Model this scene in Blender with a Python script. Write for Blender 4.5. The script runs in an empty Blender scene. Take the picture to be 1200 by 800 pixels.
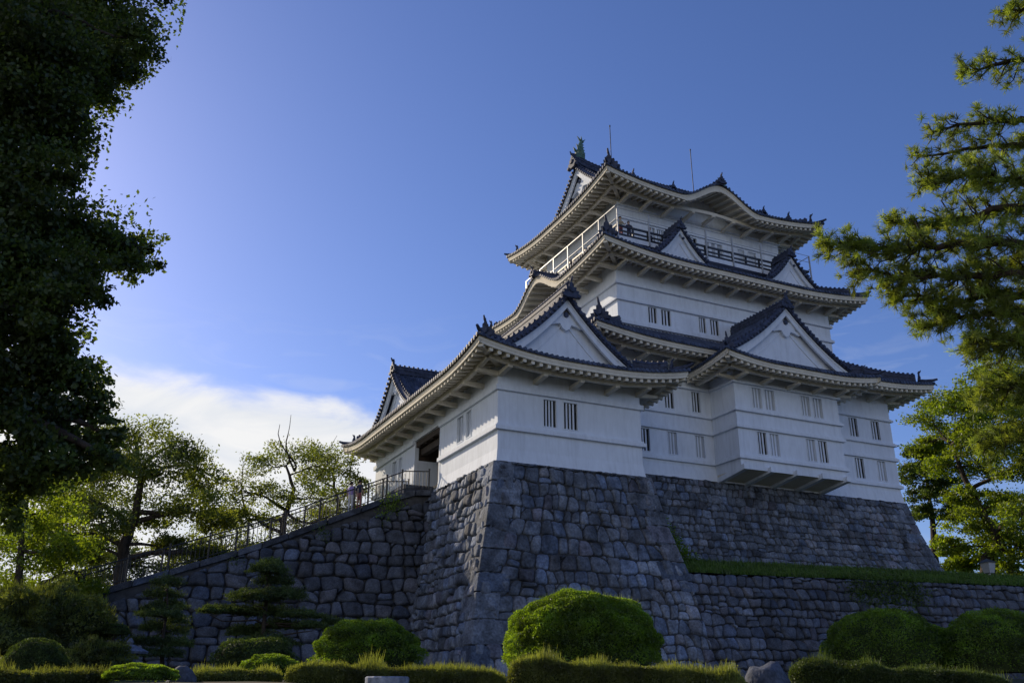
import bpy, math, random
import numpy as np
from math import sin, cos, pi, radians, degrees, atan2, sqrt, hypot
from mathutils import Vector, Matrix, noise
scene = bpy.context.scene
C = scene.collection

# ------------------------------------------------------------------ camera
CAM = np.array([-17.326, -37.588, 1.70])
YAW, PITCH, FOC = 0.44856, 0.36902, 1047.5
cam_d = bpy.data.cameras.new("camera"); cam = bpy.data.objects.new("camera", cam_d); C.objects.link(cam)
cam_d.sensor_width = 36.0; cam_d.lens = 36.0*FOC/1200.0; cam_d.clip_start = .1; cam_d.clip_end = 6000
cam.location = CAM; cam.rotation_euler = (pi/2+PITCH, 0, -YAW)
scene.camera = cam
_fw = np.array([sin(YAW)*cos(PITCH), cos(YAW)*cos(PITCH), sin(PITCH)])
_rt = np.array([cos(YAW), -sin(YAW), 0.0]); _up = np.cross(_rt, _fw)
def at(px, py, dist):
    """world point seen at photo pixel (1200x800) at a horizontal distance"""
    d = _fw*FOC+_rt*(px-600)+_up*(400-py)
    return CAM+d*dist/hypot(d[0], d[1])

# ------------------------------------------------------------------ sky and sun
SUN = Vector((-.342, .856, .415)).normalized()
el = math.asin(SUN.z); az = atan2(SUN.x, SUN.y)
w = bpy.data.worlds.new("World"); scene.world = w; w.use_nodes = True
nt = w.node_tree; N = nt.nodes; L = nt.links; N.clear()
def wn(t, **k):
    n = N.new(t)
    for a, b in k.items(): setattr(n, a, b)
    return n
def M(op, a, b=None, c=None, clamp=False):
    n = wn('ShaderNodeMath', operation=op, use_clamp=clamp)
    for i, v in enumerate((a, b, c)):
        if v is None: continue
        if isinstance(v, (int, float)): n.inputs[i].default_value = v
        else: L.new(v, n.inputs[i])
    return n.outputs[0]
sky = wn('ShaderNodeTexSky', sky_type='NISHITA', sun_disc=False, sun_elevation=el, sun_rotation=az, altitude=200, air_density=1.0, dust_density=0.7, ozone_density=4.0)
hsv = wn('ShaderNodeHueSaturation'); hsv.inputs['Saturation'].default_value = 1.05
tint = wn('ShaderNodeMix', data_type='RGBA', blend_type='MULTIPLY'); tint.inputs[0].default_value = 1; tint.inputs[7].default_value = (1.07, 1.02, 1.28, 1); L.new(sky.outputs[0], tint.inputs[6]); L.new(tint.outputs[2], hsv.inputs['Color'])
tc = wn('ShaderNodeTexCoord'); sx = wn('ShaderNodeSeparateXYZ'); L.new(tc.outputs['Generated'], sx.inputs[0])
azn = M('ARCTAN2', sx.outputs[0], sx.outputs[1]); eln = M('ARCSINE', sx.outputs[2])
mp = wn('ShaderNodeMapping'); mp.inputs['Scale'].default_value = (3, 3, 9); L.new(tc.outputs['Generated'], mp.inputs[0])
nz = wn('ShaderNodeTexNoise'); nz.inputs['Scale'].default_value = 2.2; nz.inputs['Detail'].default_value = 9; nz.inputs['Roughness'].default_value = .58; nz.inputs['Distortion'].default_value = .5
L.new(mp.outputs[0], nz.inputs['Vector'])
# a bank of bright cloud low in the sky, its top sinking towards the north-east
top = M('MULTIPLY_ADD', azn, -.06, radians(18.0))
top = M('ADD', top, M('MULTIPLY', M('SUBTRACT', nz.outputs[0], .5), .08))
fadeR = M('SMOOTH_MIN', 1.0, 1.0, .1)
mr = wn('ShaderNodeMapRange', interpolation_type='SMOOTHSTEP'); L.new(M('SUBTRACT', top, eln), mr.inputs[0]); mr.inputs[1].default_value = -.006; mr.inputs[2].default_value = .03
mr2 = wn('ShaderNodeMapRange', interpolation_type='SMOOTHSTEP'); L.new(azn, mr2.inputs[0]); mr2.inputs[1].default_value = .75; mr2.inputs[2].default_value = .22
mr3 = wn('ShaderNodeMapRange', interpolation_type='SMOOTHSTEP'); L.new(eln, mr3.inputs[0]); mr3.inputs[1].default_value = -.02; mr3.inputs[2].default_value = .03
mask = M('MULTIPLY', M('MULTIPLY', mr.outputs[0], mr2.outputs[0]), mr3.outputs[0])
# faint wisps above the bank
mp2 = wn('ShaderNodeMapping'); mp2.inputs['Scale'].default_value = (4, 4, 16); L.new(tc.outputs['Generated'], mp2.inputs[0])
nw = wn('ShaderNodeTexNoise'); nw.inputs['Scale'].default_value = 3.0; nw.inputs['Detail'].default_value = 8; nw.inputs['Distortion'].default_value = 1.2; L.new(mp2.outputs[0], nw.inputs['Vector'])
mw = wn('ShaderNodeMapRange'); L.new(nw.outputs[0], mw.inputs[0]); mw.inputs[1].default_value = .52; mw.inputs[2].default_value = .78; mw.inputs[4].default_value = .16
me = wn('ShaderNodeMapRange', interpolation_type='SMOOTHSTEP'); L.new(eln, me.inputs[0]); me.inputs[1].default_value = radians(24); me.inputs[2].default_value = radians(17)
wisp = M('MULTIPLY', mw.outputs[0], me.outputs[0])
mask = M('MAXIMUM', mask, wisp)
mask = M('MULTIPLY', mask, .93)
mix = wn('ShaderNodeMix', data_type='RGBA'); L.new(mask, mix.inputs[0]); L.new(hsv.outputs[0], mix.inputs[6]); cs = wn('ShaderNodeMapRange'); L.new(nz.outputs[0], cs.inputs[0]); cs.inputs[1].default_value = .35; cs.inputs[2].default_value = .62
cc = wn('ShaderNodeMix', data_type='RGBA'); L.new(cs.outputs[0], cc.inputs[0]); cc.inputs[6].default_value = (6.6, 7.0, 7.5, 1); cc.inputs[7].default_value = (8.7, 8.6, 8.3, 1); L.new(cc.outputs[2], mix.inputs[7])
bg = wn('ShaderNodeBackground'); bg.inputs[1].default_value = .109; L.new(mix.outputs[2], bg.inputs[0])
wo = wn('ShaderNodeOutputWorld'); L.new(bg.outputs[0], wo.inputs[0])
sd = bpy.data.lights.new("sun", 'SUN'); sd.energy = 4.8; sd.angle = radians(.55); sd.color = (1, .84, .62)
so = bpy.data.objects.new("sun", sd); C.objects.link(so); so.rotation_euler = SUN.to_track_quat('Z', 'Y').to_euler()
vs = scene.view_settings; vs.view_transform = 'Standard'; vs.look = 'None'; vs.exposure = 0.0; vs.gamma = 1.0
scene.cycles.max_bounces = 8; scene.cycles.transparent_max_bounces = 4; scene.cycles.diffuse_bounces = 3
scene.cycles.use_denoising = True

# ------------------------------------------------------------------ materials
MATS = {}
def mat(name, col, rough=.8, spec=.3, var=.15, scale=3.0, bump=0.0, bscale=20., attr=False, metal=0., trans=0., col2=None, stretch=(1, 1, 1), fine=0., streak=0.):
    m = bpy.data.materials.new(name); m.use_nodes = True; t = m.node_tree; n = t.nodes; l = t.links; n.clear()
    out = n.new('ShaderNodeOutputMaterial'); tcn = n.new('ShaderNodeTexCoord'); mpn = n.new('ShaderNodeMapping'); mpn.inputs['Scale'].default_value = stretch
    l.new(tcn.outputs['Object'], mpn.inputs[0])
    nn = n.new('ShaderNodeTexNoise'); nn.inputs['Scale'].default_value = scale; nn.inputs['Detail'].default_value = 6; nn.inputs['Roughness'].default_value = .6; l.new(mpn.outputs[0], nn.inputs['Vector'])
    mxn = n.new('ShaderNodeMix'); mxn.data_type = 'RGBA'
    c2 = col2 if col2 else tuple(c*(1-var*1.5) for c in col)
    c1 = col if col2 else tuple(min(1, c*(1+var)) for c in col)
    mxn.inputs[6].default_value = (*c1, 1); mxn.inputs[7].default_value = (*c2, 1)
    ra = n.new('ShaderNodeMapRange'); ra.inputs[1].default_value = .32; ra.inputs[2].default_value = .68; l.new(nn.outputs[0], ra.inputs[0]); l.new(ra.outputs[0], mxn.inputs[0])
    colo = mxn.outputs[2]
    if fine:
        nf = n.new('ShaderNodeTexNoise'); nf.inputs['Scale'].default_value = scale*9; nf.inputs['Detail'].default_value = 5; l.new(mpn.outputs[0], nf.inputs['Vector'])
        rf = n.new('ShaderNodeMapRange'); rf.inputs[1].default_value = .3; rf.inputs[2].default_value = .7; rf.inputs[3].default_value = 1-fine; rf.inputs[4].default_value = 1+fine*.6; l.new(nf.outputs[0], rf.inputs[0])
        mf = n.new('ShaderNodeVectorMath'); mf.operation = 'SCALE'; l.new(colo, mf.inputs[0]); l.new(rf.outputs[0], mf.inputs['Scale']); colo = mf.outputs[0]
    if streak:
        ms = n.new('ShaderNodeMapping'); ms.inputs['Scale'].default_value = (2.6, 2.6, .16); l.new(tcn.outputs['Object'], ms.inputs[0])
        ns = n.new('ShaderNodeTexNoise'); ns.inputs['Scale'].default_value = 1.3; ns.inputs['Detail'].default_value = 7; ns.inputs['Roughness'].default_value = .65; l.new(ms.outputs[0], ns.inputs['Vector'])
        rs = n.new('ShaderNodeMapRange'); rs.inputs[1].default_value = .5; rs.inputs[2].default_value = .78; rs.inputs[3].default_value = 1; rs.inputs[4].default_value = 1-streak; l.new(ns.outputs[0], rs.inputs[0])
        vs2 = n.new('ShaderNodeVectorMath'); vs2.operation = 'SCALE'; l.new(colo, vs2.inputs[0]); l.new(rs.outputs[0], vs2.inputs['Scale']); colo = vs2.outputs[0]
    if attr:
        at_ = n.new('ShaderNodeAttribute'); at_.attribute_name = 'tint'
        mu = n.new('ShaderNodeMix'); mu.data_type = 'RGBA'; mu.blend_type = 'MULTIPLY'; mu.inputs[0].default_value = 1
        l.new(colo, mu.inputs[6]); l.new(at_.outputs['Color'], mu.inputs[7]); colo = mu.outputs[2]
    if trans > 0:
        df = n.new('ShaderNodeBsdfDiffuse'); tr = n.new('ShaderNodeBsdfTranslucent'); gl = n.new('ShaderNodeBsdfGlossy'); gl.inputs['Roughness'].default_value = .45; gl.inputs['Color'].default_value = (.9, .95, 1, 1)
        l.new(colo, df.inputs[0])
        tcol = n.new('ShaderNodeMix'); tcol.data_type = 'RGBA'; tcol.blend_type = 'MULTIPLY'; tcol.inputs[0].default_value = 1; l.new(colo, tcol.inputs[6]); tcol.inputs[7].default_value = (3.0, 2.9, .9, 1); l.new(tcol.outputs[2], tr.inputs[0])
        m1 = n.new('ShaderNodeMixShader'); m1.inputs[0].default_value = trans; l.new(df.outputs[0], m1.inputs[1]); l.new(tr.outputs[0], m1.inputs[2])
        m2 = n.new('ShaderNodeMixShader'); m2.inputs[0].default_value = .025; l.new(m1.outputs[0], m2.inputs[1]); l.new(gl.outputs[0], m2.inputs[2])
        l.new(m2.outputs[0], out.inputs[0])
    else:
        p = n.new('ShaderNodeBsdfPrincipled'); l.new(colo, p.inputs['Base Color']); p.inputs['Roughness'].default_value = rough; p.inputs['Specular IOR Level'].default_value = spec; p.inputs['Metallic'].default_value = metal
        if bump:
            nb = n.new('ShaderNodeTexNoise'); nb.inputs['Scale'].default_value = bscale; nb.inputs['Detail'].default_value = 6; l.new(tcn.outputs['Object'], nb.inputs['Vector'])
            bn = n.new('ShaderNodeBump'); bn.inputs['Strength'].default_value = bump; bn.inputs['Distance'].default_value = .06; l.new(nb.outputs[0], bn.inputs['Height']); l.new(bn.outputs[0], p.inputs['Normal'])
        l.new(p.outputs[0], out.inputs[0])
    MATS[name] = m; return m
PLASTER = mat('white_plaster', (.75, .805, .89), rough=.85, var=.05, scale=.5, bump=.12, bscale=3, stretch=(1, 1, .35), fine=.06, streak=.15)
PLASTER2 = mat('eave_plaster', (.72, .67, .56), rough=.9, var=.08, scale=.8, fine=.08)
TILE = mat('grey_roof_tile', (.075, .097, .16), rough=.62, spec=.22, var=.42, scale=1.4, bump=.2, bscale=9, fine=.35)
TILE2 = mat('ridge_tile', (.058, .072, .12), rough=.65, spec=.2, var=.35, scale=4, bump=.4, bscale=8, fine=.3)
DARK = mat('dark_interior', (.012, .012, .014), rough=.9, var=.2)
WOOD = mat('dark_timber', (.05, .035, .025), rough=.7, var=.3, scale=5, stretch=(1, 1, .2))
SHUT = mat('closed_shutter', (.42, .45, .50), rough=.8, var=.06)
STONE = mat('grey_stone', (.165, .19, .24), rough=.9, var=.42, scale=1.1, bump=.9, bscale=5, attr=True, fine=.42)
STONEB = mat('stone_joint', (.065, .066, .07), rough=1, var=.3, scale=3)
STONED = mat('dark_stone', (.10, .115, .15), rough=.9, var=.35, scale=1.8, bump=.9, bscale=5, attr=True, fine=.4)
METAL = mat('dark_metal', (.03, .03, .033), rough=.5, spec=.5, var=.2)
WMETAL = mat('white_metal', (.38, .4, .43), rough=.4, var=.05)
COPPER = mat('green_copper', (.09, .17, .14), rough=.6, var=.3, scale=6)
BARK = mat('bark', (.06, .047, .037), rough=.95, var=.4, scale=6, bump=.9, bscale=12, stretch=(1, 1, .3))
SOIL = mat('soil_grass', (.045, .06, .02), rough=1, var=.4, scale=.5, bump=.5, bscale=8, col2=(.075, .06, .04), fine=.4)
LAWN = mat('lawn_base', (.05, .095, .018), rough=1, var=.3, scale=1.2, bump=.6, bscale=14, fine=.4)
GRAVEL = mat('pale_gravel', (.14, .13, .115), rough=1, var=.15, scale=1.5, bump=.4, bscale=30, fine=.3)
L_CAMPHOR = mat('camphor_leaf', (.05, .08, .026), attr=True, var=.2, scale=.7, trans=.4)
L_CHERRY = mat('cherry_leaf', (.088, .118, .038), attr=True, var=.25, scale=.7, trans=.48)
L_MAPLE = mat('maple_leaf', (.10, .15, .02), attr=True, var=.25, scale=.5, trans=.5)
L_PINE = mat('pine_needle', (.13, .175, .045), attr=True, var=.25, scale=1.5, trans=.42)
L_SHRUB = mat('shrub_leaf', (.115, .19, .022), attr=True, var=.25, scale=1.2, trans=.45)
L_HEDGE = mat('hedge_leaf', (.098, .125, .042), attr=True, var=.35, scale=1.6, trans=.4)
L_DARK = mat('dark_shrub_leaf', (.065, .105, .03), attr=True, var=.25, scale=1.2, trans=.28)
L_GRASS = mat('grass_blade', (.07, .13, .02), attr=True, var=.25, scale=.8, trans=.4)
SKIN = mat('skin', (.45, .3, .22), rough=.6, var=.05)
HAIR = mat('black_hair', (.012, .01, .01), rough=.5, var=.1)

# ------------------------------------------------------------------ mesh helpers
class MB:
    def __init__(s): s.v = []; s.f = []; s.mi = []; s.t = []; s.tint = None
    def add(s, vs, fs, mi=0):
        b = len(s.v); s.v.extend([tuple(x) for x in vs]); s.f.extend([tuple(b+i for i in f) for f in fs]); s.mi.extend([mi]*len(fs))
        if s.tint is not None: s.t.extend([s.tint]*len(vs))
    def box(s, x0, x1, y0, y1, z0, z1, mi=0):
        s.add([(x0,y0,z0),(x1,y0,z0),(x1,y1,z0),(x0,y1,z0),(x0,y0,z1),(x1,y0,z1),(x1,y1,z1),(x0,y1,z1)],
              [(3,2,1,0),(4,5,6,7),(0,1,5,4),(1,2,6,5),(2,3,7,6),(3,0,4,7)], mi)
    def hexa(s, p, mi=0):  # 8 points bottom 4, top 4
        s.add(p, [(3,2,1,0),(4,5,6,7),(0,1,5,4),(1,2,6,5),(2,3,7,6),(3,0,4,7)], mi)
    def beam(s, a, b, w, h, up=(0,0,1), mi=0):
        a = Vector(a); b = Vector(b); d = (b-a).normalized(); r = d.cross(Vector(up)).normalized(); u = r.cross(d)
        r = r*w/2; u = u*h/2
        s.hexa([a-r-u, a+r-u, a+r+u, a-r+u, b-r-u, b+r-u, b+r+u, b-r+u], mi)
    def tube(s, pts, rad, n=8, mi=0, cap=True):
        pts = [Vector(p) for p in pts]; vs = []; fs = []
        ref = Vector((.3, .2, 1)).normalized()
        for i, p in enumerate(pts):
            d = (pts[min(i+1, len(pts)-1)]-pts[max(i-1, 0)]).normalized()
            r = d.cross(ref)
            if r.length < .05: r = d.cross(Vector((1, 0, 0)))
            r.normalize(); u = r.cross(d)
            rr = rad[i] if hasattr(rad, '__len__') else rad
            for k in range(n): vs.append(p+r*rr*cos(2*pi*k/n)+u*rr*sin(2*pi*k/n))
        for i in range(len(pts)-1):
            for k in range(n): fs.append((i*n+k, i*n+(k+1)%n, (i+1)*n+(k+1)%n, (i+1)*n+k))
        if cap: fs.append(tuple(range(n))[::-1]); fs.append(tuple((len(pts)-1)*n+k for k in range(n)))
        s.add(vs, fs, mi)
    def poly(s, pts, nrm, th, mi=0):  # extrude planar polygon by th along nrm
        pts = [Vector(p) for p in pts]; n = len(pts); nv = Vector(nrm)*th
        s.add(pts+[p+nv for p in pts], [tuple(range(n))[::-1], tuple(range(n, 2*n))]+[(i, (i+1)%n, n+(i+1)%n, n+i) for i in range(n)], mi)
    def grid(s, P, mi=0):
        h = len(P); w_ = len(P[0])
        s.add([q for r in P for q in r], [(i*w_+j, i*w_+j+1, (i+1)*w_+j+1, (i+1)*w_+j) for i in range(h-1) for j in range(w_-1)], mi)
    def build(s, name, mats, parent=None, smooth=False):
        me = bpy.data.meshes.new(name); me.from_pydata(s.v, [], s.f)
        if not isinstance(mats, (list, tuple)): mats = [mats]
        for m in mats: me.materials.append(m)
        if len(mats) > 1: me.polygons.foreach_set('material_index', s.mi)
        if smooth: me.polygons.foreach_set('use_smooth', [True]*len(s.f))
        if s.t:
            a = me.color_attributes.new('tint', 'FLOAT_COLOR', 'POINT'); arr = np.ones((len(s.v), 4), np.float32); arr[:, :3] = np.array(s.t); a.data.foreach_set('color', arr.ravel())
        me.update(); return link(name, me, parent)
def link(name, me, parent=None):
    o = bpy.data.objects.new(name, me); C.objects.link(o)
    if parent is not None:
        o.parent = parent
        if parent.type == 'EMPTY' and parent.parent is None and me is not None: o.location = -Vector(parent.location)
    return o
def tag(o, label=None, cat=None, group=None, kind=None):
    if label: o['label'] = label
    if cat: o['category'] = cat
    if group: o['group'] = group
    if kind: o['kind'] = kind
    return o
def empty(name, loc, label, cat, group=None):
    o = bpy.data.objects.new(name, None); C.objects.link(o); o.location = loc; o.empty_display_size = .3
    return tag(o, label, cat, group)
def leafmesh(name, V, T, m, parent=None):
    """V (n,4,3) quads, T (n,3) tints"""
    n = len(V); me = bpy.data.meshes.new(name)
    me.vertices.add(n*4); me.vertices.foreach_set('co', V.astype(np.float32).ravel())
    me.loops.add(n*4); me.loops.foreach_set('vertex_index', np.arange(n*4, dtype=np.int32))
    me.polygons.add(n); me.polygons.foreach_set('loop_start', np.arange(0, n*4, 4, dtype=np.int32)); me.polygons.foreach_set('loop_total', np.full(n, 4, np.int32))
    me.materials.append(m)
    a = me.color_attributes.new('tint', 'FLOAT_COLOR', 'POINT'); c = np.ones((n, 4, 4), np.float32); c[:, :, :3] = T[:, None, :]; a.data.foreach_set('color', c.ravel())
    me.update(calc_edges=True); return link(name, me, parent)
def leaves(rng, P, size, aspect=.5, up=None, jitter=.35, drop=0.):
    """diamond leaves at points P with random orientation"""
    n = len(P); d = rng.normal(size=(n, 3)); 
    if up is not None: d = d*.7+np.asarray(up)
    d[:, 2] -= drop; d /= np.linalg.norm(d, axis=1)[:, None]
    e = rng.normal(size=(n, 3)); e -= d*(e*d).sum(1)[:, None]; e /= np.linalg.norm(e, axis=1)[:, None]
    s = size*(1+jitter*rng.uniform(-1, 1, n))[:, None]
    return np.stack([P-d*s*.5, P+e*s*aspect*.5, P+d*s*.5, P-e*s*aspect*.5], 1)

# ------------------------------------------------------------------ ground
def sstep(a, b, x):
    t = min(1, max(0, (x-a)/(b-a))); return t*t*(3-2*t)
def ground_z(x, y):
    z = 1.75*sstep(-34, -17, y)+.35*sstep(-15, -4, y)
    hill = sstep(6, 16, y)*(1-sstep(-2, 6, x)*0)
    z += 3.4*hill*(1-.0*x)
    z += 2.6*sstep(-26, -17, x)*0
    z += .8*sstep(-30, -18, -abs(x+26)-14)*sstep(-10, 6, y)
    z += .12*noise.noise(Vector((x*.15, y*.15, 0)))
    return z
def build_ground():
    xs = sorted(set([round(v, 2) for v in np.concatenate([np.arange(-60, 70, 1.5), np.linspace(-3000, -60, 12), np.linspace(70, 3000, 12)])]))
    ys = sorted(set([round(v, 2) for v in np.concatenate([np.arange(-50, 60, 1.5), np.linspace(-3000, -50, 12), np.linspace(60, 3000, 12)])]))
    b = MB(); b.grid([[(x, y, ground_z(x, y)) for x in xs] for y in ys])
    o = b.build('ground', SOIL, smooth=True); tag(o, kind='structure')
    p = MB(); p.grid([[(x, y, ground_z(x, y)+.02) for x in np.arange(-60, 60, 1.5)] for y in np.arange(-49.5, -25, 1.5)])
    tag(p.build('path', GRAVEL, smooth=True), kind='structure')
build_ground()

# ------------------------------------------------------------------ dry stone walls
def clip(poly, px, py, nx, ny):  # keep (p-P).n<=0
    out = []; n = len(poly)
    for i in range(n):
        a = poly[i]; b = poly[(i+1) % n]; da = (a[0]-px)*nx+(a[1]-py)*ny; db = (b[0]-px)*nx+(b[1]-py)*ny
        if da <= 0: out.append(a)
        if (da < 0 < db) or (db < 0 < da):
            t = da/(da-db); out.append((a[0]+(b[0]-a[0])*t, a[1]+(b[1]-a[1])*t))
    return out
def stone_colors(rng, warm=.0):
    g = rng.uniform(.62, 1.3); k = rng.random()
    if k < .10: c = (1.08, .98, .90)
    elif k < .24: c = (.88, .95, 1.06)
    elif k < .28: c = (1.05, .93, .92)
    else: c = (1, .98, .95)
    return tuple(g*q for q in c)
def add_stone(mb, rng, poly, P, nrm, gap, bulge, tintf):
    A = sum(poly[i][0]*poly[(i+1) % len(poly)][1]-poly[(i+1) % len(poly)][0]*poly[i][1] for i in range(len(poly)))/2
    if abs(A) < .035: return
    if A < 0: poly = poly[::-1]
    for _ in range(2):  # round the corners
        q = []
        for i in range(len(poly)):
            a = poly[i]; b = poly[(i+1) % len(poly)]; k = .21
            q.append((a[0]+(b[0]-a[0])*k, a[1]+(b[1]-a[1])*k)); q.append((a[0]+(b[0]-a[0])*(1-k), a[1]+(b[1]-a[1])*(1-k)))
        poly = q
    cx = sum(p[0] for p in poly)/len(poly); cy = sum(p[1] for p in poly)/len(poly)
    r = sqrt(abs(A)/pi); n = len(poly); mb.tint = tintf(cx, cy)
    d0 = rng.uniform(-.35, .35)*bulge; tx = rng.uniform(-.16, .16); ty = rng.uniform(-.16, .16)
    vs = []
    for (ins, dep) in ((gap, -.12), (gap, .25*bulge), (gap+.05*r+.02, .75*bulge), (gap+.22*r, 1.05*bulge), (gap+.55*r, 1.12*bulge)):
        s_ = max(.1, 1-ins/r)
        for i, (x, y) in enumerate(poly):
            u = cx+(x-cx)*s_; v = cy+(y-cy)*s_
            dd = dep+(d0+(u-cx)*tx+(v-cy)*ty if dep > 0 else 0)
            if dep > 0: dd += .045*noise.noise(Vector((u*2.6, v*2.6, d0*9)))
            vs.append(Vector(P(u, v))+nrm(u, v)*dd)
    vs.append(Vector(P(cx, cy))+nrm(cx, cy)*(1.12*bulge+d0))
    fs = [(k*n+i, k*n+(i+1) % n, (k+1)*n+(i+1) % n, (k+1)*n+i) for k in range(4) for i in range(n)]
    fs += [(4*n+i, 4*n+(i+1) % n, 5*n) for i in range(n)]
    mb.add(vs, fs)
def stone_face(mb, seed, dom, P, nrm, size, gap=.03, bulge=.09, aspect=1.15, tintf=None, tone=None):
    rng = random.Random(seed); us = [p[0] for p in dom]; vs_ = [p[1] for p in dom]; mb.tint = (1, 1, 1)
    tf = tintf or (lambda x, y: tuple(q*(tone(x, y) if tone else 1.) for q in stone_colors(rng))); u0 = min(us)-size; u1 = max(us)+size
    edges = [(dom[i], dom[(i+1) % len(dom)]) for i in range(len(dom))]
    A_ = sum(a[0]*b[1]-b[0]*a[1] for a, b in edges); sg = 1 if A_ > 0 else -1
    def wave(r, u): return .24*size*noise.noise(Vector((u*.55/size, r*3.7, seed)))+.15*size*noise.noise(Vector((u*1.5/size, r*5.1, seed+9)))
    v = min(vs_)-size*.6; r = 0; rows = []
    while v < max(vs_)+size: rows.append(v); v += size*rng.choice((.74, .84, .92, 1.02)); r += 1
    def put(poly):
        for a, b in edges:
            poly = clip(poly, a[0], a[1], sg*(b[1]-a[1]), -sg*(b[0]-a[0]))
            if len(poly) < 3: return
        q = []   # drop near-duplicate corners
        for p in poly:
            if not q or hypot(p[0]-q[-1][0], p[1]-q[-1][1]) > .06: q.append(p)
        if len(q) >= 3: add_stone(mb, rng, q, P, nrm, gap*rng.uniform(.5, 1.3), bulge*rng.uniform(.6, 1.4), tf)
    for r in range(len(rows)-1):
        lo, hi = rows[r], rows[r+1]; h = hi-lo; u = u0-rng.random()*size; sl = rng.uniform(-.25, .25)*h
        while u < u1:
            w_ = h*aspect*rng.choice((.72, .85, .95, 1.05, 1.2, 1.4)); sr = rng.uniform(-.2, .2)*h
            bl = (u-sl, lo+wave(r, u-sl)); br = (u+w_-sr, lo+wave(r, u+w_-sr)); tr = (u+w_+sr, hi+wave(r+1, u+w_+sr)); tl = (u+sl, hi+wave(r+1, u+sl))
            bm = (u+w_/2, lo+wave(r, u+w_/2)); tm = (u+w_/2, hi+wave(r+1, u+w_/2)); k = rng.random()
            if k < .06 and w_ > h*.7:      # a split stack of two flat stones
                f = rng.uniform(.4, .62); ml = tuple(bl[i]+(tl[i]-bl[i])*f for i in (0, 1)); mr_ = tuple(br[i]+(tr[i]-br[i])*(f+rng.uniform(-.12, .12)) for i in (0, 1)); put([bl, bm, br, mr_, ml]); put([ml, mr_, tr, tm, tl])
            elif k < .30 and w_ > h*.6:    # a chipped corner filled with a small wedge
                c = rng.choice((0, 1)); f1, f2 = rng.uniform(.35, .6), rng.uniform(.3, .5)
                if c: a = tuple(tl[i]+(bl[i]-tl[i])*f1 for i in (0, 1)); b = tuple(tl[i]+(tm[i]-tl[i])*2*f2*.9 for i in (0, 1)); put([bl, bm, br, tr, b, a]); put([a, b, tl])
                else: a = tuple(tr[i]+(br[i]-tr[i])*f1 for i in (0, 1)); b = tuple(tr[i]+(tm[i]-tr[i])*2*f2*.9 for i in (0, 1)); put([bl, bm, br, a, b, tl]); put([b, a, tr])
            else: put([bl, bm, br, tr, tm, tl])
            u += w_; sl = sr
def rounded_block(mb, p, rng, tint):
    """p: eight corner points; slightly bevelled block"""
    mb.tint = tint; c = sum((Vector(q) for q in p), Vector())/8
    P = [Vector(q) for q in p]; e = .05
    faces = [(3,2,1,0),(4,5,6,7),(0,1,5,4),(1,2,6,5),(2,3,7,6),(3,0,4,7)]
    vs = []; idx = {}
    for fi, f in enumerate(faces):
        fc = sum((P[i] for i in f), Vector())/4
        for i in f:
            d = fc-P[i]; vs.append(P[i]+d*(e/max(.2, d.length))*1.2); idx[(fi, i)] = len(vs)-1
    fs = [tuple(idx[(fi, i)] for i in f) for fi, f in enumerate(faces)]
    edges = {}
    for fi, f in enumerate(faces):
        for k in range(4):
            a, b = f[k], f[(k+1) % 4]; edges.setdefault(tuple(sorted((a, b))), []).append((fi, a, b))
    for e_, l_ in edges.items():
        (f1, a, b), (f2, c2, d2) = l_
        fs.append((idx[(f1, b)], idx[(f1, a)], idx[(f2, a)], idx[(f2, b)]))
    for v in range(8):
        fl = [fi for fi, f in enumerate(faces) if v in f]; fs.append(tuple(idx[(fi, v)] for fi in fl))
    mb.add(vs, fs)
def corner_blocks(mb, seed, cpt, du, dv, z0, z1, h=.9, out=.07, L1=1.75, L2=.95):
    """alternating long and short quoins. cpt(z): corner point; du,dv: unit vectors along the two faces (away from the corner)"""
    rng = random.Random(seed); z = z1; k = 0; du = Vector(du); dv = Vector(dv)
    while z > z0:
        hh = h*rng.uniform(.85, 1.2); zb = max(z0-.3, z-hh)
        la, lb = (L1, L2) if k % 2 else (L2, L1); la *= rng.uniform(.85, 1.2); lb *= rng.uniform(.85, 1.15)
        ps = []
        for zz in (zb+.02, z-.02):
            c = Vector(cpt(zz)); c = c-(du+dv)*out
            ps += [c, c+du*la, c+du*la+dv*lb, c+dv*lb]
        rounded_block(mb, ps, rng, tuple(q*.92 for q in stone_colors(rng)))
        z -= hh; k += 1

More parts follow.
